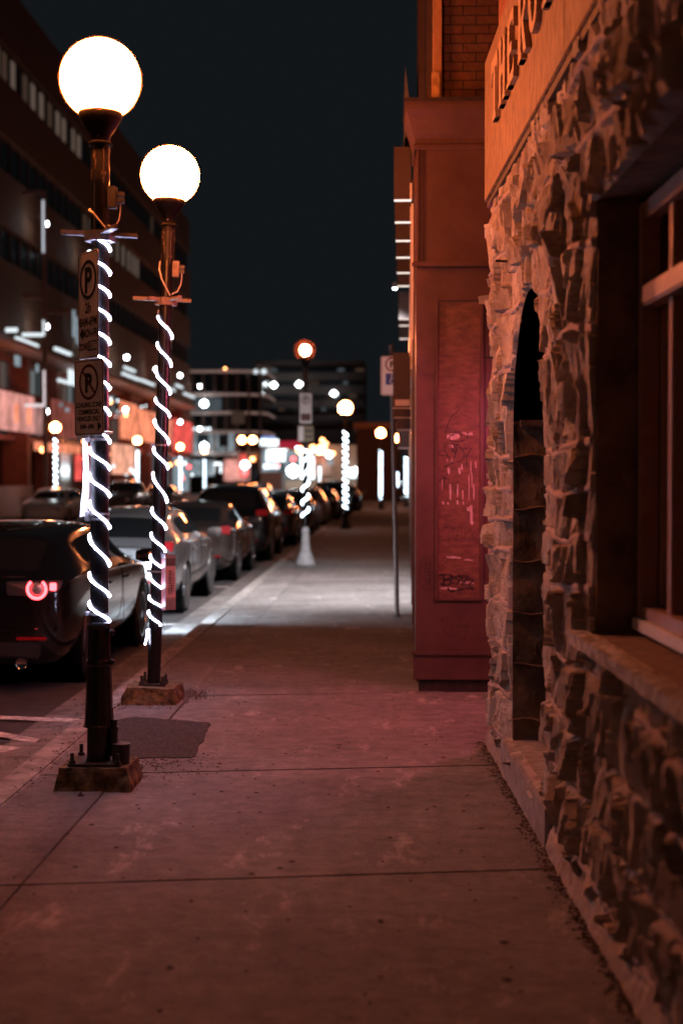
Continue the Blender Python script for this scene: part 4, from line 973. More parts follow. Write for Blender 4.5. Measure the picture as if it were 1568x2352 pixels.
# ------------------------------------------------------------------ cars
M['black_car'] = mat('black_car_paint', (.004, .004, .005), .15, coat=1, spec=.3)
M['silver_car'] = mat('silver_car_paint', (.17, .17, .175), .2, .5, coat=1)
M['dark_car'] = mat('charcoal_car_paint', (.04, .038, .04), .22, .3, coat=1)
M['brown_car'] = mat('dark_bronze_car_paint', (.04, .03, .026), .22, .3, coat=1)
M['white_car'] = mat('white_car_paint', (.55, .55, .56), .25, coat=1)
M['carglass'] = mat('car_glass', (.008, .009, .01), .03, spec=.9)
M['tyre'] = mat('tyre_rubber', (.018, .018, .019), .8, noise=.2, scale=40)
M['rim'] = mat('alloy_rim', (.45, .44, .44), .22, .9)
M['blackplastic'] = mat('black_trim_plastic', (.012, .012, .013), .55)
M['liner'] = mat('wheel_well', (.003, .003, .003), 1, spec=0)
M['tl'] = mat('red_tail_lens', (.28, .01, .015), .12, coat=1)
M['tlon'] = emit('lit_tail_ring', (1, .06, .07), 9)
M['chrome'] = mat('chrome_trim', (.6, .58, .56), .12, 1)
M['amber'] = mat('amber_lens', (.35, .16, .03), .2, coat=1)
M['hl'] = emit('lit_headlamp', (.82, .9, 1), 60)
M['hloff'] = mat('clear_lamp_lens', (.3, .3, .32), .08, .3, coat=1)
def interp(tbl, y):
    for i in range(len(tbl)-1):
        if tbl[i][0] <= y <= tbl[i+1][0]:
            t = (y-tbl[i][0])/(tbl[i+1][0]-tbl[i][0]); return tbl[i][1]+(tbl[i+1][1]-tbl[i][1])*t
    return tbl[0][1] if y < tbl[0][0] else tbl[-1][1]
KIND = {
 # stations: y, z_top centre, w_top, z_belt, w_belt
 'hatch': dict(L=4.45, W=.895, wb=(.86, 3.58), wr=.335, st=[
   (0, .93, .60, .88, .76), (.10, 1.0, .62, .93, .83), (.42, 1.19, .61, .97, .875), (.78, 1.345, .60, .975, .89), (1.25, 1.42, .60, .955, .895), (1.9, 1.445, .60, .94, .895), (2.5, 1.40, .60, .93, .895), (2.85, 1.31, .60, .925, .89), (3.2, 1.14, .63, .92, .885), (3.5, .99, .68, .90, .88), (3.95, .90, .66, .84, .86), (4.3, .78, .52, .72, .76), (4.45, .62, .40, .58, .62)], g0=3, g1=8, rg=(1, 3), ws=(7, 9)),
 'suv': dict(L=4.6, W=.92, wb=(.9, 3.65), wr=.36, st=[
   (0, 1.02, .66, .96, .80), (.08, 1.10, .68, 1.03, .86), (.30, 1.38, .66, 1.07, .90), (.55, 1.60, .63, 1.07, .915), (1.1, 1.67, .62, 1.06, .92), (1.9, 1.69, .62, 1.05, .92), (2.6, 1.65, .62, 1.04, .92), (2.95, 1.56, .62, 1.04, .915), (3.25, 1.35, .65, 1.03, .91), (3.55, 1.14, .72, 1.03, .90), (4.05, 1.03, .70, .98, .88), (4.42, .92, .56, .84, .80), (4.6, .74, .46, .68, .68)], g0=2, g1=8, rg=(1, 3), ws=(7, 9)),
 'sedan': dict(L=4.65, W=.89, wb=(.95, 3.65), wr=.33, st=[
   (0, .93, .62, .86, .74), (.12, 1.0, .64, .92, .82), (.55, 1.04, .64, .94, .87), (.95, 1.15, .60, .94, .885), (1.5, 1.36, .58, .93, .89), (2.0, 1.42, .58, .92, .89), (2.6, 1.40, .58, .91, .89), (2.95, 1.31, .58, .91, .885), (3.3, 1.13, .61, .91, .88), (3.6, .98, .67, .90, .875), (4.1, .90, .65, .83, .85), (4.5, .77, .52, .70, .74), (4.65, .6, .4, .55, .6)], g0=3, g1=8, rg=(2, 4), ws=(7, 9)),
}
BODY = {}
def body_meshes(kind):
    if kind in BODY: return BODY[kind]
    K = KIND[kind]; st = K['st']; Lc = K['L']; rows_ = []
    for (y, zt, wt, zb, wb_) in st:
        e = min(1, min(y+.02, Lc-y+.02)/.35)
        zbot = .20+(.12 if y < .05 or y > Lc-.1 else 0)
        wlow = wb_*.94; sharp = .05 if zt-zb > .15 else .018
        rows_.append([(0, y, zbot), (wlow*.8, y, zbot), (wlow*.97, y, zbot+.06), (wb_*1.0, y, zbot+.22), (wb_*1.012, y, (zbot+.3+zb)/2+.02), (wb_, y, zb), (wb_*.985, y, zb+min(.02, (zt-zb)*.3)), (wt, y, zt-sharp), (wt*.62, y, zt-sharp*.25), (0, y, zt)])
    n = len(rows_[0]); bm = bmesh.new(); V = {}
    ns_ = len(rows_)
    for i, rw in enumerate(rows_):
        for k, (x, y, z) in enumerate(rw):
            V[i, k, 1] = bm.verts.new((x, y, z)); V[i, k, -1] = V[i, k, 1] if x == 0 else bm.verts.new((-x, y, z))
    GL_, RG, WSc = [], [], []
    for i in range(ns_-1):
        for k in range(n-1):
            for sd in (1, -1):
                vs = [V[i, k, sd], V[i+1, k, sd], V[i+1, k+1, sd], V[i, k+1, sd]]
                if sd == 1: vs = vs[::-1]
                try: f = bm.faces.new(vs)
                except ValueError: continue
                if k == 6 and K['g0'] <= i < K['g1']: GL_.append((f, sd))
                if k in (7, 8) and K['rg'][0] <= i < K['rg'][1]: RG.append(f)
                if k in (7, 8) and K['ws'][0] <= i < K['ws'][1]: WSc.append(f)
    for i, dirn in ((0, -1), (ns_-1, 1)):
        cols = {}
        for k in range(1, n-1):
            x, y, z = rows_[i][k]
            for fr in (.55,):
                for sd in (1, -1): cols[k, sd] = bm.verts.new((sd*x*fr, y+dirn*.05, z))
            cols[k, 0] = bm.verts.new((0, y+dirn*.065, z))
        def row(k): return [V[i, k, -1]]+([cols[k, -1], cols[k, 0], cols[k, 1]] if 0 < k < n-1 else [])+[V[i, k, 1]]
        for k in range(1, n-2):
            a, b2 = row(k), row(k+1)
            for j in range(4):
                vs = [a[j], a[j+1], b2[j+1], b2[j]]; bm.faces.new(vs if dirn < 0 else vs[::-1])
        # bottom and top strips
        for k, kk in ((1, 0), (n-2, n-1)):
            a = row(k); c = V[i, kk, 1]
            for j in range(4):
                vs = [c, a[j], a[j+1]]
                try: bm.faces.new(vs)
                except ValueError: pass
    bmesh.ops.recalc_face_normals(bm, faces=bm.faces)
    for sel, idx in (([f for f, s_ in GL_ if s_ == 1], 1), ([f for f, s_ in GL_ if s_ == -1], 1), (RG, 2), (WSc, 3)):
        bmesh.ops.inset_region(bm, faces=sel, thickness=.042 if idx == 1 else .05, depth=0, use_even_offset=True)
        for f in sel: f.material_index = idx
    me = bpy.data.meshes.new('t'); bm.to_mesh(me); bm.free()
    o = bpy.data.objects.new('t', me); C.objects.link(o)
    md_ = o.modifiers.new('s', 'SUBSURF'); md_.levels = 3
    ev = bpy.data.meshes.new_from_object(o.evaluated_get(bpy.context.evaluated_depsgraph_get()))
    bpy.data.objects.remove(o)
    out = []
    for idx in range(4):
        b2 = bmesh.new(); b2.from_mesh(ev)
        bmesh.ops.delete(b2, geom=[f for f in b2.faces if f.material_index != idx], context='FACES')
        if idx == 0:
            wr_ = K['wr']+.045
            for wy in K['wb']:
                kill = []
                for f in b2.faces:
                    c = f.calc_center_median()
                    if (c.y-wy)**2+(c.z-K['wr'])**2 < wr_**2 and abs(c.x) > K['W']-.30 : kill.append(f)
                bmesh.ops.delete(b2, geom=kill, context='FACES')
                for v in b2.verts:
                    d = math.hypot(v.co.y-wy, v.co.z-K['wr'])
                    if abs(v.co.x) > K['W']-.32 and abs(d-wr_) < .05 and v.is_boundary and d > 1e-3:
                        v.co.y = wy+(v.co.y-wy)*wr_/d; v.co.z = K['wr']+(v.co.z-K['wr'])*wr_/d
        for f in b2.faces: f.material_index = 0; f.smooth = True
        m2 = bpy.data.meshes.new(('body', 'side_window', 'rear_window', 'windscreen')[idx]); b2.to_mesh(m2); b2.free(); out.append(m2)
    BODY[kind] = out; return out
WHEEL = {}
def wheel_mesh(r):
    if r in WHEEL: return WHEEL[r]
    w = .11
    t = MB().lathe([(r*.70, -w*.85), (r*.86, -w), (r*.97, -w*.85), (r, -w*.5), (r, w*.5), (r*.97, w*.85), (r*.86, w), (r*.70, w*.85)], 40, ax='x')
    me_t = bpy.data.meshes.new('wheel'); me_t.from_pydata(t.v, [], t.f); me_t.materials.append(M['tyre']); me_t.polygons.foreach_set('use_smooth', [len(p.vertices) < 10 for p in me_t.polygons])
    g_ = MB()
    g_.lathe([(r*.72, w*.55), (r*.72, w*.90), (r*.68, w*.88), (r*.66, w*.5)], 40, ax='x')
    for i in range(10):
        a = 2*PI*i/10+(.10 if i % 2 else -.10)
        mt = Matrix.Rotation(a, 4, 'X')
        g_.add([mt @ Vector(v) for v in ((w*.80, -.017, .03), (w*.80, .017, .03), (w*.84, .024, r*.69), (w*.84, -.024, r*.69), (w*.5, -.017, .03), (w*.5, .017, .03), (w*.5, .024, r*.69), (w*.5, -.024, r*.69))], [(0, 1, 2, 3), (0, 4, 5, 1), (1, 5, 6, 2), (2, 6, 7, 3), (3, 7, 4, 0)])
    g_.lathe([(.05, w*.5), (.05, w*.84), (.02, w*.9)], 16, ax='x')
    me_r = bpy.data.meshes.new('rim'); me_r.from_pydata(g_.v, [], g_.f); me_r.materials.append(M['rim'])
    bk = MB().lathe([(r*.7, w*.30), (r*.7, w*.32)], 32, ax='x'); me_b = bpy.data.meshes.new('brake_disc'); me_b.from_pydata(bk.v, [], bk.f); me_b.materials.append(M['blackplastic'])
    WHEEL[r] = (me_t, me_r, me_b); return WHEEL[r]
def car(kind, x, y, paint, label, lit=False, rz=0, group='cars parked along the near kerb', cat='car'):
    K = KIND[kind]; root = empty('parked_car', (x, y, ROAD), rz, label, cat, group)
    ms = body_meshes(kind)
    for me, m in zip(ms, (paint, 'carglass', 'carglass', 'carglass')):
        me2 = me.copy(); link(me.name.split('.')[0], me2, m, root)
    tm, rm_, bk = wheel_mesh(K['wr'])
    for wy in K['wb']:
        for sd in (1, -1):
            w = bpy.data.objects.new('wheel', tm); C.objects.link(w); w.parent = root; w.location = (sd*(K['W']-.115), wy, K['wr']); w.rotation_euler = (random.random()*6, 0, 0 if sd > 0 else PI)
            for nm, mm in (('rim', rm_), ('brake_disc', bk)):
                q = bpy.data.objects.new(nm, mm); C.objects.link(q); q.parent = w
            MB().lathe([(.02, -.24), (K['wr']+.05, -.24), (K['wr']+.05, .02)], 28, (sd*(K['W']-.05), wy, K['wr']), ax='x').build('wheel_well', 'liner', root) if False else None
    ub = MB()
    for wy in K['wb']:
        ub.lathe([(K['wr']+.06, -K['W']+.03), (K['wr']+.06, K['W']-.03)], 32, (0, wy, K['wr']), ax='x')
    # open barrels: only the curved side, seen from below the arch
    ub.f = [f for f in ub.f if len(f) == 4]
    ub.build('wheel_arch_liner', 'liner', root)
    MB().box(-K['W']+.3, K['W']-.3, .3, K['L']-.3, .17, .5).build('underbody', 'liner', root)
    fl = MB()
    for wy in K['wb']:
        for sd in (1, -1):
            pts = [(sd*(K['W']*.985+.006), wy+(K['wr']+.05)*math.cos(a), K['wr']+(K['wr']+.05)*math.sin(a)) for a in [R(-12)+R(204)*i/20 for i in range(21)]]
            fl.tube(pts, .018 if kind == 'suv' or lit else .009, 6)
    fl.build('arch_trim', 'blackplastic' if kind == 'suv' or lit else paint, root, True)
    # mirrors
    mz = .98 if kind != 'suv' else 1.1
    for sd in (1, -1):
        mm = MB(); mm.lathe([(.001, -.11), (.05, -.10), (.075, -.03), (.078, .05), (.06, .10), (.001, .105)], 16, ax='x')
        o = mm.build('mirror', paint, root, True); o.location = (sd*(K['W']+.10), K['st'][8][0]-.12, mz+.03); o.scale = (1, .8, 1)
    # rear furniture
    rb = MB().box(-.62, .62, -.075, .02, .30, .44); ob = rb.build('rear_bumper_insert', 'blackplastic', root, bevel=.02)
    zl = .93 if kind != 'suv' else 1.08
    if lit:
        for sd in (1, -1):
            cx, cz = sd*.605, .90
            hs = MB().prism([(cx-sd*.27, cz+.055), (cx-sd*.26, cz-.06), (cx+sd*.02, cz-.075), (cx+sd*.18, cz-.01), (cx+sd*.19, cz+.06)], .09, lambda a, b, t: Vector((a, -.070+t+max(0, abs(a)-.55)*.42, b))).build('tail_light_housing', 'blackplastic', root, bevel=.008)
            pts = [(cx+.078*math.cos(a), -.082, cz-.005+.078*math.sin(a)) for a in [R(128)+R(284)*i/26 for i in range(27)]]
            MB().tube(pts, .013, 8).build('lit_ring', 'tlon', hs, True)
            MB().lathe([(.055, -.012), (.05, -.02), (.02, -.03), (.001, -.032)], 20, (cx, -.066, cz-.005), ax='y').build('lens', 'hloff', hs, True)
            MB().box(min(cx+sd*.10, cx+sd*.155), max(cx+sd*.10, cx+sd*.155), -.062+.02, -.045+.03, cz-.02, cz+.045).build('lit_bar', 'tlon', hs, bevel=.006)
            MB().lathe([(.042, -.11), (.050, -.115), (.050, .02), (.042, .02)], 24, (sd*.48, 0, .265), ax='y').build('exhaust_tip', 'chrome', root, True)
            MB().lathe([(.041, -.10), (.041, .02)], 20, (sd*.48, 0, .265), ax='y').build('exhaust_bore', 'liner', root)
            MB().box(min(sd*.42, sd*.68), max(sd*.42, sd*.68), -.066, -.03, .455, .485).build('reflector', 'tl', root, bevel=.006)
        MB().tube([(-.6, -.045, .55), (-.3, -.075, .535), (0, -.08, .53), (.3, -.075, .535), (.6, -.045, .55)], .008, 6).build('bumper_crease', 'black_car', root, True)
        MB().tube([(-.50, -.02, 1.0), (0, -.045, 1.0), (.50, -.02, 1.0)], .012, 6).build('tailgate_lip', 'black_car', root, True)
        MB().box(-.26, .26, -.078, -.06, .60, .74).build('plate_recess', 'blackplastic', root, bevel=.01)
    else:
        for sd in (1, -1):
            cx = sd*(.70 if kind != 'suv' else .74)
            MB().prism([(cx-sd*.12, zl-.06), (cx+sd*.10, zl-.08), (cx+sd*.125, zl+.03), (cx+sd*.09, zl+.07), (cx-sd*.12, zl+.05)], .12, lambda a, b, t: Vector((a, -.055+t+max(0, abs(a)-.55)*.42, b))).build('tail_light', 'tl', root, bevel=.008)
            MB().box(min(sd*.45, sd*.66), max(sd*.45, sd*.66), -.07, -.03, .46, .49).build('reflector', 'tl', root, bevel=.005)
        MB().box(-.26, .26, -.085, -.06, .60, .73).build('number_plate', 'white', root, bevel=.004)
        MB().box(-.30, .30, -.078, -.04, .80, .82).build('chrome_bar', 'chrome', root, bevel=.004)
    # window line and roof rails
    K_ = K['st']; wl_ = MB()
    for sd in (1, -1):
        wl_.tube([(sd*(w_*1.0), y_, zb_+.012) for (y_, zt_, wt_, zb_, w_) in K_[K['g0']:K['g1']+1]], .007, 6)
    wl_.build('window_trim', 'chrome', root, True)
    ds = MB()
    for sd in (1, -1):
        for dy in (1.32, 2.28 if kind != 'suv' else 2.35): ds.tube([(sd*(K['W']*1.014), dy+.0, .30), (sd*(K['W']*1.017), dy, .55), (sd*(K['W']*1.014), dy, .75), (sd*(K['W']*1.003), dy, .93)], .004, 4)
    ds.build('door_gap', 'liner', root)
    dh = MB()
    for sd in (1, -1):
        for dy in (1.45, 2.42): dh.tube([(sd*(K['W']+.012), dy, .83), (sd*(K['W']+.03), dy+.04, .835), (sd*(K['W']+.03), dy+.16, .835), (sd*(K['W']+.012), dy+.2, .83)], .011, 6)
    dh.build('door_handles' if False else 'door_handle', paint, root, True)
    for sd in (1, -1):
        o = MB().lathe([(.001, .02), (.07, .015), (.085, -.03)], 16, (0, 0, 0), ax='y').build('headlight', 'hl' if lit else 'hloff', root, True); o.location = (sd*.60, K['L']-.02, .62 if kind != 'suv' else .75)
    return root
cy0 = G(180, 1565, ROAD).y-.86
car('hatch', -3.56, 12.05, 'black_car', 'glossy black hatchback with a glowing ring tail light, nearest of the parked cars', True)
car('hatch', -3.60, 18.55, 'silver_car', 'silver hatchback parked in front of the black one with the lit tail light')
car('sedan', -3.50, 24.5, 'brown_car', 'low dark bronze sedan parked between the silver hatchback and the black SUV')
car('suv', -3.40, 30.5, 'black_car', 'tall black SUV with orange glints parked beyond the bronze sedan')
car('sedan', -3.25, 37.4, 'dark_car', 'charcoal sedan just ahead of the tall black SUV')
car('hatch', -3.1, 43.6, 'brown_car', 'bronze hatchback further along beyond the charcoal sedan')
car('hatch', -2.95, 50.0, 'silver_car', 'small silver hatchback far along the near kerb')
car('sedan', -2.75, 56.4, 'dark_car', 'far charcoal sedan past the small silver hatchback')
car('suv', -2.5, 63.0, 'silver_car', 'far silver SUV near the end of the parked row')
car('sedan', -2.1, 71.0, 'black_car', 'distant black sedan last in the parked row')
GO_ = 'cars parked across the street'
wc = car('hatch', -12.9, 57.5, 'white_car', 'white hatchback parked across the street left of the nearest lamp post', False, PI, GO_)
car('suv', -12.9, 72, 'dark_car', 'dark SUV parked across the street behind the white hatchback', False, PI, GO_)
car('sedan', -12.9, 84, 'silver_car', 'silver sedan parked across the street near the second rope wrapped lamp', False, PI, GO_)
car('hatch', -8.6, 95, 'dark_car', 'dark car driving away in the middle of the road', False, 0, 'cars on the road')
# headlight beams of the nearest car (its lights are on)
for sd in (1, -1):
    l = bpy.data.lights.new('headlight_beam', 'SPOT'); l.energy = 330; l.color = (.74, .86, 1); l.spot_size = R(176); l.spot_blend = .5; l.shadow_soft_size = .12
    o = bpy.data.objects.new('headlight_beam', l); C.objects.link(o); o.location = (-3.56+sd*.68, 12.05+4.55, ROAD+.64)
    o.rotation_euler = Vector((.32 if sd > 0 else .05, 1, -.02)).to_track_quat('-Z', 'Y').to_euler()
# hydrant
h_ = tag(MB().lathe([(.16, 0), (.16, .05), (.11, .07), (.11, .5), (.15, .52), (.15, .57), (.11, .6), (.09, .68), (.03, .74), (.03, .78)], 16, (gx(70, 62)-.0, 62, 0)).lathe([(.05, -.2), (.07, -.2), (.07, -.17), (.05, -.17), (.05, .17), (.07, .17), (.07, .2)], 12, (gx(70, 62), 62, .42), ax='x').build('fire_hydrant', 'yellow', None, True), 'yellow fire hydrant on the far pavement', 'hydrant')
# ------------------------------------------------------------------ far buildings
M['lwin'] = emit('lit_blind_window', (1, .70, .55), .10)
M['lwin2'] = emit('dim_lit_window', (1, .6, .42), .045)
M['dimglass'] = mat('dark_window_band', (.012, .014, .017), .12, spec=.7)
M['shop_orange'] = emit_var('orange_shop_light', (1, .30, .16), 1.0)
M['shop_pink'] = emit_var('pink_shop_light', (1, .42, .36), .75)
M['shop_red'] = emit_var('red_shop_light', (1, .12, .10), .9)
M['shop_white'] = emit_var('white_shop_light', (.85, .95, 1), 2.6)
M['shop_dim'] = emit('dim_interior', (.62, .75, .85), .10)
M['shop_grey'] = emit_var('pale_interior', (.7, .85, .95), .32)
M['lamp_white'] = emit('white_wall_lamp', (.85, .97, 1), 24)
M['lamp_orange'] = emit('orange_lamp', (1, .35, .12), 12)
M['lamp_red'] = emit('red_signal', (1, .05, .05), 12)
M['strip_white'] = emit('white_strip_light', (.85, .95, 1), 1.1)
M['strip_dim'] = emit('dim_strip_light', (.9, .85, .9), .5)
M['steelpink'] = mat('painted_steel', (.35, .24, .22), .5, noise=.1, scale=3)
M['mull'] = mat('window_mullion', (.10, .06, .05), .5)
M['awn_orange'] = mat('orange_awning', (.55, .18, .10), .7)
XA = -18.0
A = empty('office_block', (XA, 60, 0), 0, 'long brown brick office block with strip windows across the street', 'building')
def ya(px): return -F*XA/(885-px)
def za(py, px): return 1.72+ya(px)*(1095-py)/F
ab = MB()
bands = [(8.1, 9.7), (12.2, 13.8), (16.3, 18.1), (20.6, 22.4)]
lo = 9.7; zprev = 7.4
YA0, YA1 = -15, 71.0     # local y of the block's ends (world 45..131)
zs_ = [7.6]+[v for b_ in [(12.0, 13.6), (16.2, 17.9), (20.5, 22.2)] for v in b_]+[25.2]
for i in range(0, len(zs_), 2): ab.box(-14, 0, YA0, YA1, zs_[i], zs_[i+1])
ab.box(-14, 0, YA1-4.5, YA1, 0, 7.6)
ab.build('wall', 'brickA', A)
wg = MB()
for i in range(1, len(zs_)-1, 2): wg.box(-13.8, -.25, YA0+.2, YA1-.2, zs_[i], zs_[i+1])
wg.build('window_band', 'dimglass', A)
ml = MB()
for i in range(1, len(zs_)-1, 2):
    yy = YA0+.5
    while yy < YA1-.3: ml.box(-.25, -.18, yy, yy+.10, zs_[i], zs_[i+1]); yy += 1.8
ml.build('mullion', 'mull', A)
lit_ = []
for px in (3, 21, 40, 68, 86, 105, 124, 142, 156, 178, 190): lit_.append((ya(px)-60, 20.65, 22.0, 'lwin' if px not in (21, 68, 124) else 'lwin2'))
for px in (252, 262, 276, 290, 303, 313, 322): lit_.append((ya(px)-60, 16.35, 17.75, 'lwin' if px != 252 else 'lwin2'))
lit_ += [(ya(203)-60, 16.4, 17.6, 'lwin2'), (ya(212)-60, 16.4, 17.6, 'lwin2'), (ya(355)-60, 20.6, 22, 'lwin2')]
for (y_, z0_, z1_, m_) in lit_: MB().box(-.24, -.20, y_-.38, y_+.38, z0_, z1_).build('lit_window', m_, A)
# glazed lower storeys
MB().box(-13, -.95, YA0, YA1-4.5, 3.8, 7.6).build('upper_shop_glazing', 'dimglass', A)
ems = [emit('interior_%d' % i, c_, s_) for i, (c_, s_) in enumerate((((.6, .8, .9), .03), ((.6, .8, .85), .07), ((.8, .9, .9), .16), ((1, .7, .6), .09), ((.5, .7, .8), .015)))]
yy = YA0
while yy < YA1-6:
    for (za_, zb_) in ((3.9, 5.7), (5.8, 7.4)): MB().box(-.93, -.90, yy+.12, yy+1.4, za_, zb_).build('lit_shop_room', random.choice(ems), A)
    yy += 1.5
gl2 = MB().box(-12.5, -1.2, YA0, YA1-4.5, 0, 3.8).build('shop_glazing', 'dimglass', A)
pf = MB(); yy = YA0
for px in (-60, 60, 130, 245, 300, 345, 385, 415, 432):
    y_ = ya(px)-60; pf.box(-1.2, .05, y_-.35, y_+.35, 0, 7.6)
pf.build('column', mat('red_brown_column', (.22, .07, .05), .7, noise=.2, scale=2), A)
hb = MB()
for z_ in (3.5, 5.75, 7.45): hb.box(-.95, -.5, YA0, YA1-4.5, z_, z_+.28)
hb.build('spandrel_rail', mat('spandrel_paint', (.26, .10, .08), .6), A)
vm = MB(); yy = YA0
while yy < YA1-5: vm.box(-.89, -.82, yy, yy+.09, 3.8, 7.45); yy += 1.5
vm.build('slim_mullion', 'mull', A)
def facade_panel(px0, px1, z0_, z1_, dx, m_, name='lit_sign', t=.12):
    y0, y1 = ya(px0)-60, ya(px1)-60; return MB().box(dx, dx+t, y0, y1, z0_, z1_).build(name, m_, A)
facade_panel(-60, 56, 3.9, 5.7, .3, 'shop_pink', 'pink_fascia')
for px in (8, 38): facade_panel(px, px+8, 4.3, 5.2, .43, 'shop_orange', 'fascia_letter_block', .03)
facade_panel(62, 96, 3.9, 5.5, .1, emit_var('dusky_pink_panel', (1, .5, .45), .38), 'pink_panel')
facade_panel(110, 165, 3.9, 5.9, .1, emit_var('dusky_red_panel', (1, .26, .20), .22), 'red_panel')
facade_panel(60, 165, 3.05, 3.5, .3, 'shop_orange', 'orange_awning_edge')
facade_panel(262, 300, 4.3, 6.8, .3, 'shop_orange', 'orange_fascia'); facade_panel(303, 345, 4.3, 6.6, .3, 'shop_orange', 'orange_fascia')
facade_panel(250, 300, 1.9, 3.9, .1, emit_var('warm_shop_window', (1, .45, .30), .9), 'warm_window')
facade_panel(350, 383, 4.3, 6.4, .3, emit_var('salmon_fascia_light', (1, .30, .20), .9), 'salmon_fascia'); facade_panel(388, 430, 3.9, 6.6, .3, 'shop_red', 'red_fascia')
facade_panel(165, 178, 1.5, 3.0, .1, 'shop_red', 'red_window'); facade_panel(205, 216, 1.5, 2.9, .1, 'shop_red', 'red_window')
facade_panel(150, 215, 3.0, 3.2, .9, 'shop_orange', 'orange_strip')
facade_panel(345, 380, .4, 3.6, .1, 'shop_dim', 'shop_window'); facade_panel(392, 428, .4, 3.4, .1, 'shop_grey', 'shop_window')
facade_panel(-60, 42, .0, 1.3, .5, mat('grey_hoarding', (.30, .27, .29), .8), 'low_wall')
for (px, py) in ((62, 513), (172, 582), (62, 749), (61, 944), (178, 790), (258, 820), (330, 848), (388, 862), (436, 887), (255, 940), (330, 968), (388, 969), (436, 985), (330, 1030), (175, 940)):
    y_ = ya(px)-60
    lp = MB().lathe([(.001, -.15), (.11, -.11), (.15, 0), (.11, .11), (.001, .15)], 12, (.9, y_, za(py, px))).build('wall_lamp', 'lamp_white', A, True)
    MB().tube([(0, y_, za(py, px)+.3), (.5, y_, za(py, px)+.4), (.9, y_, za(py, px)+.13)], .03, 6).build('lamp_arm', 'mull', lp)
for (p0, p1, z_, dx) in ((-20, 32, 8.0, 1.0), (66, 104, 8.15, 1.2), (245, 285, 8.35, .9), (290, 322, 8.4, .9), (250, 275, 8.8, .9), (345, 372, 8.6, .9), (395, 420, 8.7, .9), (120, 150, 6.9, .2), (360, 376, 8.9, 1.4)):
    facade_panel(p0, p1, z_, z_+.15, dx, 'strip_white', 'canopy_strip_light', .15)
cn = MB().box(.0, 1.3, YA0, YA1-4.5, 7.75, 7.95).build('canopy', 'steelpink', A)
for px in (146, 158): facade_panel(px-3, px+3, 6.9, 8.0, .25, 'strip_white', 'sign_light')
for (px, z_, h_) in ((148, 9.6, 1.5), (155, 9.3, 1.5), (162, 9.2, 1.2), (168, 8.9, 1.3), (175, 8.8, 1.5), (185, 8.0, .9), (10, 7.0, .5), (17, 7.0, .5), (60, 7.0, .4)): facade_panel(px, px+3.2, z_, z_+h_, .4, 'shop_grey', 'sign_letter_block', .1)
# small glimmers in the shop windows
for (px, z_, m_) in ((258, 5.9, 'shop_grey'), (270, 5.9, 'lamp_orange'), (240, 2.4, 'shop_white'), (402, 2.9, 'shop_white'), (410, 2.9, 'shop_white'), (420, 2.6, 'lamp_red'), (402, 2.0, 'shop_white'), (404, 1.6, 'lamp_red'), (392, 2.9, 'lamp_orange'), (130, 5.4, 'shop_grey'), (116, 5.6, 'shop_grey'), (375, 2.7, 'lamp_orange'), (290, 2.0, 'shop_white'), (282, 2.2, 'shop_white'), (286, 1.2, 'shop_white'), (236, 1.0, 'shop_white'), (427, 1.9, 'shop_white'), (70, 3.1, 'lamp_orange')):
    MB().lathe([(.001, -.16), (.16, 0), (.001, .16)], 8, (.5, ya(px)-60, z_)).build('shop_lamp', m_, A, True)
for k in range(46):
    px = random.uniform(180, 432); z_ = random.uniform(.6, 7.2); r_ = random.uniform(.05, .12)
    MB().lathe([(.001, -r_), (r_, 0), (.001, r_)], 6, (.15, ya(px)-60, z_)).build('shop_lamp', random.choice(['shop_white', 'shop_white', 'shop_grey', 'lamp_orange', 'lamp_red']), A, True)
# steel mast with cross arms
ymast = 64.0; mx_ = P(105, 1095, ymast).x
mr = empty('steel_mast', (mx_, ymast, 0), 0, 'tall pale steel mast frame with side arms in front of the office block', 'mast')
zm = lambda py: 1.72+ymast*(1095-py)/F
MB().box(-.09, .09, -.09, .09, 0, zm(438)).build('post', 'steelpink', mr)
MB().box(-1.0, -.09, -.06, .06, zm(446), zm(436)).build('arm', 'steelpink', mr)
MB().box(-1.0, -.09, -.06, .06, zm(684), zm(674)).build('arm', 'steelpink', mr); MB().box(.09, 1.2, -.06, .06, zm(718), zm(708)).build('arm', 'steelpink', mr)
MB().box(-.06, .02, -.14, -.095, zm(580), zm(460)).build('painted_reflection_bar', emit('dim_steel_glow', (.85, .9, 1), .7), mr)  # lamp light on the steel post, put in as a glowing bar
MB().box(-.06, .02, -.14, -.095, zm(770), zm(735)).box(-1.0, -.06, -.14, -.095, zm(772), zm(764)).box(-1.75, -1.2, -.14, -.095, zm(762), zm(752)).build('painted_light_bar', 'strip_white', mr)  # lamp light along the steel, put in as glowing bars
MB().box(-.05, .03, -.14, -.095, zm(932), zm(850)).box(-.9, -.05, -.14, -.095, zm(934), zm(927)).build('painted_light_bar', emit('frame_glow', (1, .85, .88), .9), mr)
# rounded building
B = empty('rounded_building', (0, 148, 0), 0, 'low building with pale horizontal ledges and a rounded right corner', 'building')
YB_ = 148
def bx_(px): return P(px, 1095, YB_).x
def bz_(py): return 1.72+YB_*(1095-py)/F
def slab(b, px0, px1, z0_, z1_, r, out=0):
    x0_, x1_ = bx_(px0), bx_(px1)+out
    poly = [(x0_, 12), (x0_, -out)]
    for i in range(9):
        a = -PI/2+PI/2*i/8; poly.append((x1_-r+r*math.cos(a), r-out+r*math.sin(a)))
    poly.append((x1_, 12)); b.prism(poly, z1_-z0_, lambda x, y, t: Vector((x, y, z0_+t)))
b = MB(); slab(b, 400, 600, 0, bz_(856), 3); b.build('glass_body', 'dimglass', B)
b = MB()
for py in (853, 906, 948, 992, 1042): slab(b, 400, 603, bz_(py+4), bz_(py-4), 3.3, .35)
b.build('ledge', mat('pale_ledge', (.5, .42, .40), .5), B)
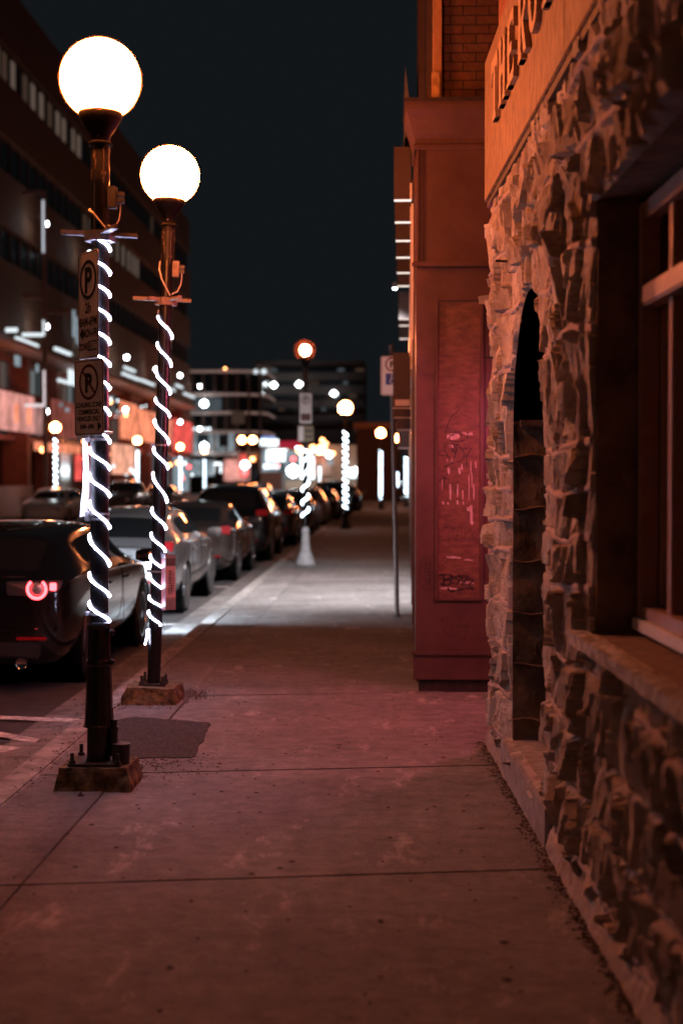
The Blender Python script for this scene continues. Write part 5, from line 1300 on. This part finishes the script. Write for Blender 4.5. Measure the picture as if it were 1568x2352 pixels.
b = MB()
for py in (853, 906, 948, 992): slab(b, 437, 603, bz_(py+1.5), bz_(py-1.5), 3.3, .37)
b.build('ledge_painted_light', emit('ledge_glow', (1, .66, .58), .28), B)  # lamp light on the ledge edges, put in as glow
b = MB(); slab(b, 440, 590, bz_(1040), bz_(994), 3, .05); b.build('lit_floor', emit_var('pale_lit_floor', (.75, .88, .95), .28), B)
b = MB()
for px in list(range(442, 600, 26)): b.box(bx_(px)-.12, bx_(px)+.12, -.3, 0, 2, bz_(856))
b.build('mullion', 'mull', B)
for (px, py, w_, h_, m_) in ((468, 1012, 26, 28, 'dimglass'), (515, 1012, 22, 28, 'dimglass'), (535, 1015, 8, 40, 'shop_grey'), (465, 985, 40, 5, 'shop_white'), (545, 1080, 60, 50, 'shop_pink'), (465, 1075, 56, 36, 'shop_grey'), (560, 1072, 20, 56, 'shop_red'), (548, 960, 30, 28, 'lwin2'), (500, 1065, 22, 5, 'shop_white'), (508, 1075, 3, 22, 'shop_white'), (492, 1075, 3, 22, 'shop_white'), (480, 930, 60, 30, 'shop_dim')):
    MB().box(bx_(px-w_/2), bx_(px+w_/2), -.42, -.38, bz_(py+h_/2), bz_(py-h_/2)).build('lit_window' if 'shop' in m_ or 'lwin' in m_ else 'window', m_, B)
for (px, py, m_, r_) in ((472, 928, 'lamp_white', .38), (472, 1025, 'lamp_white', .38), (565, 1068, 'lamp_white', .42), (565, 1085, 'lamp_red', .35), (582, 1055, 'lamp_orange', .25), (556, 1075, 'lamp_red', .2), (520, 848, 'lamp_orange', .12), (590, 855, 'strip_white', .25), (608, 855, 'strip_white', .3)):
    MB().lathe([(.001, -r_), (r_*.8, -r_*.5), (r_, 0), (r_*.8, r_*.5), (.001, r_)], 10, (bx_(px), -1.0, bz_(py))).build('lamp', m_, B, True)
# dark slab block behind and the bright shops at its foot
D_ = empty('dark_tower_block', (0, 175, 0), 0, 'wide dark block closing the street beyond the bare bulb lamp', 'building')
def dx_(px): return P(px, 1095, 175).x
def dz_(py): return 1.72+175*(1095-py)/F
MB().box(dx_(585), dx_(838), 0, 14, 0, dz_(828)).build('wall', mat('far_dark_wall', (.06, .04, .035), .9), D_)
for i, py in enumerate((846, 876, 906, 936, 966)): MB().box(dx_(600), dx_(830), -.25, -.02, dz_(py+10), dz_(py)).build('window_band', 'dimglass', D_)
for i in range(14):
    px = random.uniform(610, 820); py = random.choice((846, 876, 906, 936)); MB().box(dx_(px), dx_(px)+random.uniform(.4, 1.2), -.3, -.26, dz_(py+8), dz_(py+1)).build('lit_window', random.choice(['lwin2', 'shop_dim']), D_)
for px in (596, 610, 622): MB().lathe([(.001, -.3), (.45, 0), (.001, .3)], 8, (dx_(px), -1, dz_(845+random.uniform(-3, 3)))).build('roof_lamp', 'lwin2', D_, True)
for (px, py) in ((632, 887), (689, 885), (768, 906)): MB().lathe([(.001, -.35), (.42, 0), (.001, .35)], 10, (dx_(px), -2, dz_(py))).build('flood_lamp', 'lamp_white', D_, True)
Z_ = empty('bright_shop_row', (0, 135, 0), 0, 'row of bright white shopfronts at the end of the street', 'building')
def sx_(px): return P(px, 1095, 135).x
def sz_(py): return 1.72+135*(1095-py)/F
MB().box(sx_(600), sx_(905), 0, 8, 0, sz_(1022)).build('wall', 'render', Z_)
for (x0_, x1_, y0_, y1_, m_) in ((602, 640, 1030, 1105, 'shop_grey'), (612, 660, 1032, 1060, 'shop_white'), (655, 690, 1035, 1100, 'shop_grey'), (690, 722, 1045, 1100, 'shop_white'), (640, 655, 1040, 1110, 'shop_dim'), (606, 642, 1066, 1076, 'shop_white'), (722, 760, 1030, 1090, emit_var('warm_shop_front', (1, .55, .42), .5)), (598, 640, 1009, 1024, 'shop_white'), (602, 632, 1002, 1009, emit('blue_sign_strip', (.4, .5, 1), .8)), (640, 690, 1013, 1030, emit('red_awning_glow', (1, .05, .10), .35)), (722, 745, 1050, 1062, 'shop_orange'), (800, 832, 1075, 1098, 'shop_white'), (852, 872, 1070, 1090, 'shop_grey'), (893, 905, 1075, 1098, 'shop_white')):
    MB().box(sx_(x0_), sx_(x1_), -.3-.002*(x0_ % 7), -.2, sz_(y1_), sz_(y0_)).build('shop_window', m_, Z_)
for (px, py, m_, r_) in ((676, 1082, 'lamp_white', .6), (757, 1045, 'lamp_white', .3), (742, 1012, 'lamp_orange', .22), (740, 1032, 'lamp_orange', .5), (692, 1035, 'lamp_orange', .4), (766, 1042, 'lamp_orange', .2), (835, 1047, 'lamp_orange', .22), (760, 1062, 'shop_grey', .3), (820, 1080, 'lamp_white', .3), (676, 1055, 'lamp_red', .2), (846, 1050, 'lamp_red', .15), (640, 1070, 'lamp_red', .15), (903, 1072, 'lamp_white', .55), (910, 1112, 'lamp_red', .3), (912, 1108, 'lamp_white', .35), (720, 1028, 'lamp_orange', .25), (750, 1020, 'lamp_orange', .2)):
    MB().lathe([(.001, -r_), (r_*.8, -r_*.5), (r_, 0), (r_*.8, r_*.5), (.001, r_)], 10, (sx_(px), -1.6-.01*(px % 9), sz_(py))).build('shop_lamp', m_, Z_, True)
Q_ = empty('low_corner_building', (0, 105, 0), 0, 'low dark building with an orange lit eave left of the sign pole', 'building')
def qx(px): return P(px, 1095, 105).x
def qz(py): return 1.72+105*(1095-py)/F
MB().box(qx(818), qx(920), 0, 10, 0, qz(985)).build('wall', mat('low_brown_wall', (.12, .06, .04), .9), Q_)
MB().box(qx(812), qx(925), -1.2, 10, qz(985), qz(972)).build('eave', mat('orange_eave', (.4, .2, .11), .8), Q_)
# silhouette of a delivery truck among the shops
tk = empty('box_truck', (P(622, 1095, 105).x, 105, ROAD), 0, 'pale box truck standing far down the road', 'truck')
MB().box(-.75, .75, 0, 4, .5, 2.2).build('cargo_box', mat('pale_truck_paint', (.6, .62, .68), .5), tk, bevel=.05)
MB().box(-.7, .7, 4.05, 5.4, .45, 1.8).build('cab', 'white_car', tk, bevel=.08)
for wy in (.8, 4.6):
    for sd in (1, -1):
        w = bpy.data.objects.new('wheel', wheel_mesh(.36)[0]); C.objects.link(w); w.parent = tk; w.location = (sd*.64, wy, .36)
# ------------------------------------------------------------------ world
w = bpy.data.worlds.new('World'); S.world = w; w.use_nodes = True
N = w.node_tree.nodes; L = w.node_tree.links
bg = N['Background']; bg.inputs['Color'].default_value = (.0064, .0078, .0092, 1); bg.inputs['Strength'].default_value = 1.0
for (lx, ly) in ((-12.6, 3.5), (-15.2, 30)):  # two unseen lamps added to light the parking signs
    q = copy_tree(O1); q.location = (lx, ly, 0); q['label'] = 'added unseen globe lamp across the street outside the left edge, %s' % ('nearer' if ly < 20 else 'farther'); q['group'] = 'globe lamps across the street'
def split_loose(o):
    bm = bmesh.new(); bm.from_mesh(o.data); seen = set(); isl = []
    for v in bm.verts:
        if v in seen: continue
        st_ = [v]; seen.add(v); cur = []
        while st_:
            a = st_.pop(); cur.append(a)
            for e in a.link_edges:
                k = e.other_vert(a)
                if k not in seen: seen.add(k); st_.append(k)
        isl.append(cur)
    if len(isl) < 2: bm.free(); return
    idx = {v: i for i, c in enumerate(isl) for v in c}
    for i, c in enumerate(isl):
        vi = {v: n for n, v in enumerate(c)}
        fs = [f for f in bm.faces if idx[f.verts[0]] == i] if len(isl) < 200 else []
        me = bpy.data.meshes.new(o.name.split('.')[0]); me.from_pydata([v.co[:] for v in c], [], [[vi[v] for v in f.verts] for f in fs])
        for mm in o.data.materials: me.materials.append(mm)
        if len(fs) and fs[0].smooth: me.polygons.foreach_set('use_smooth', [True]*len(me.polygons))
        n = bpy.data.objects.new(o.name.split('.')[0], me); C.objects.link(n); n.parent = o.parent; n.matrix_parent_inverse = o.matrix_parent_inverse; n.matrix_basis = o.matrix_basis
    bm.free(); bpy.data.objects.remove(o)
SPL = {'graffiti', 'torn_paper', 'side_window', 'column', 'wheel_arch_liner', 'moulding', 'white_downlight_strip', 'arch_trim', 'window_trim', 'door_gap', 'door_handle', 'spandrel_rail', 'street_pilaster', 'shop_glazing', 'mullion', 'ledge', 'upper_brick_wall', 'painted_light_bar', 'window_band'}
for o in [o for o in S.objects if o.type == 'MESH' and o.parent and o.name.split('.')[0] in SPL]: split_loose(o)
S.view_settings.view_transform = 'Standard'; S.view_settings.look = 'None'; S.view_settings.exposure = 0; S.view_settings.gamma = 1
S.cycles.use_denoising = True
try: S.cycles.denoiser = 'OPENIMAGEDENOISE'
except Exception: pass
S.cycles.use_adaptive_sampling = False
S.cycles.max_bounces = 4; S.cycles.diffuse_bounces = 2; S.cycles.glossy_bounces = 3; S.cycles.transmission_bounces = 3; S.cycles.transparent_max_bounces = 8
S.cycles.sample_clamp_indirect = 4; S.cycles.sample_clamp_direct = 0
S.cycles.caustics_reflective = False; S.cycles.caustics_refractive = False
S.cycles.use_light_tree = True; S.cycles.volume_bounces = 0
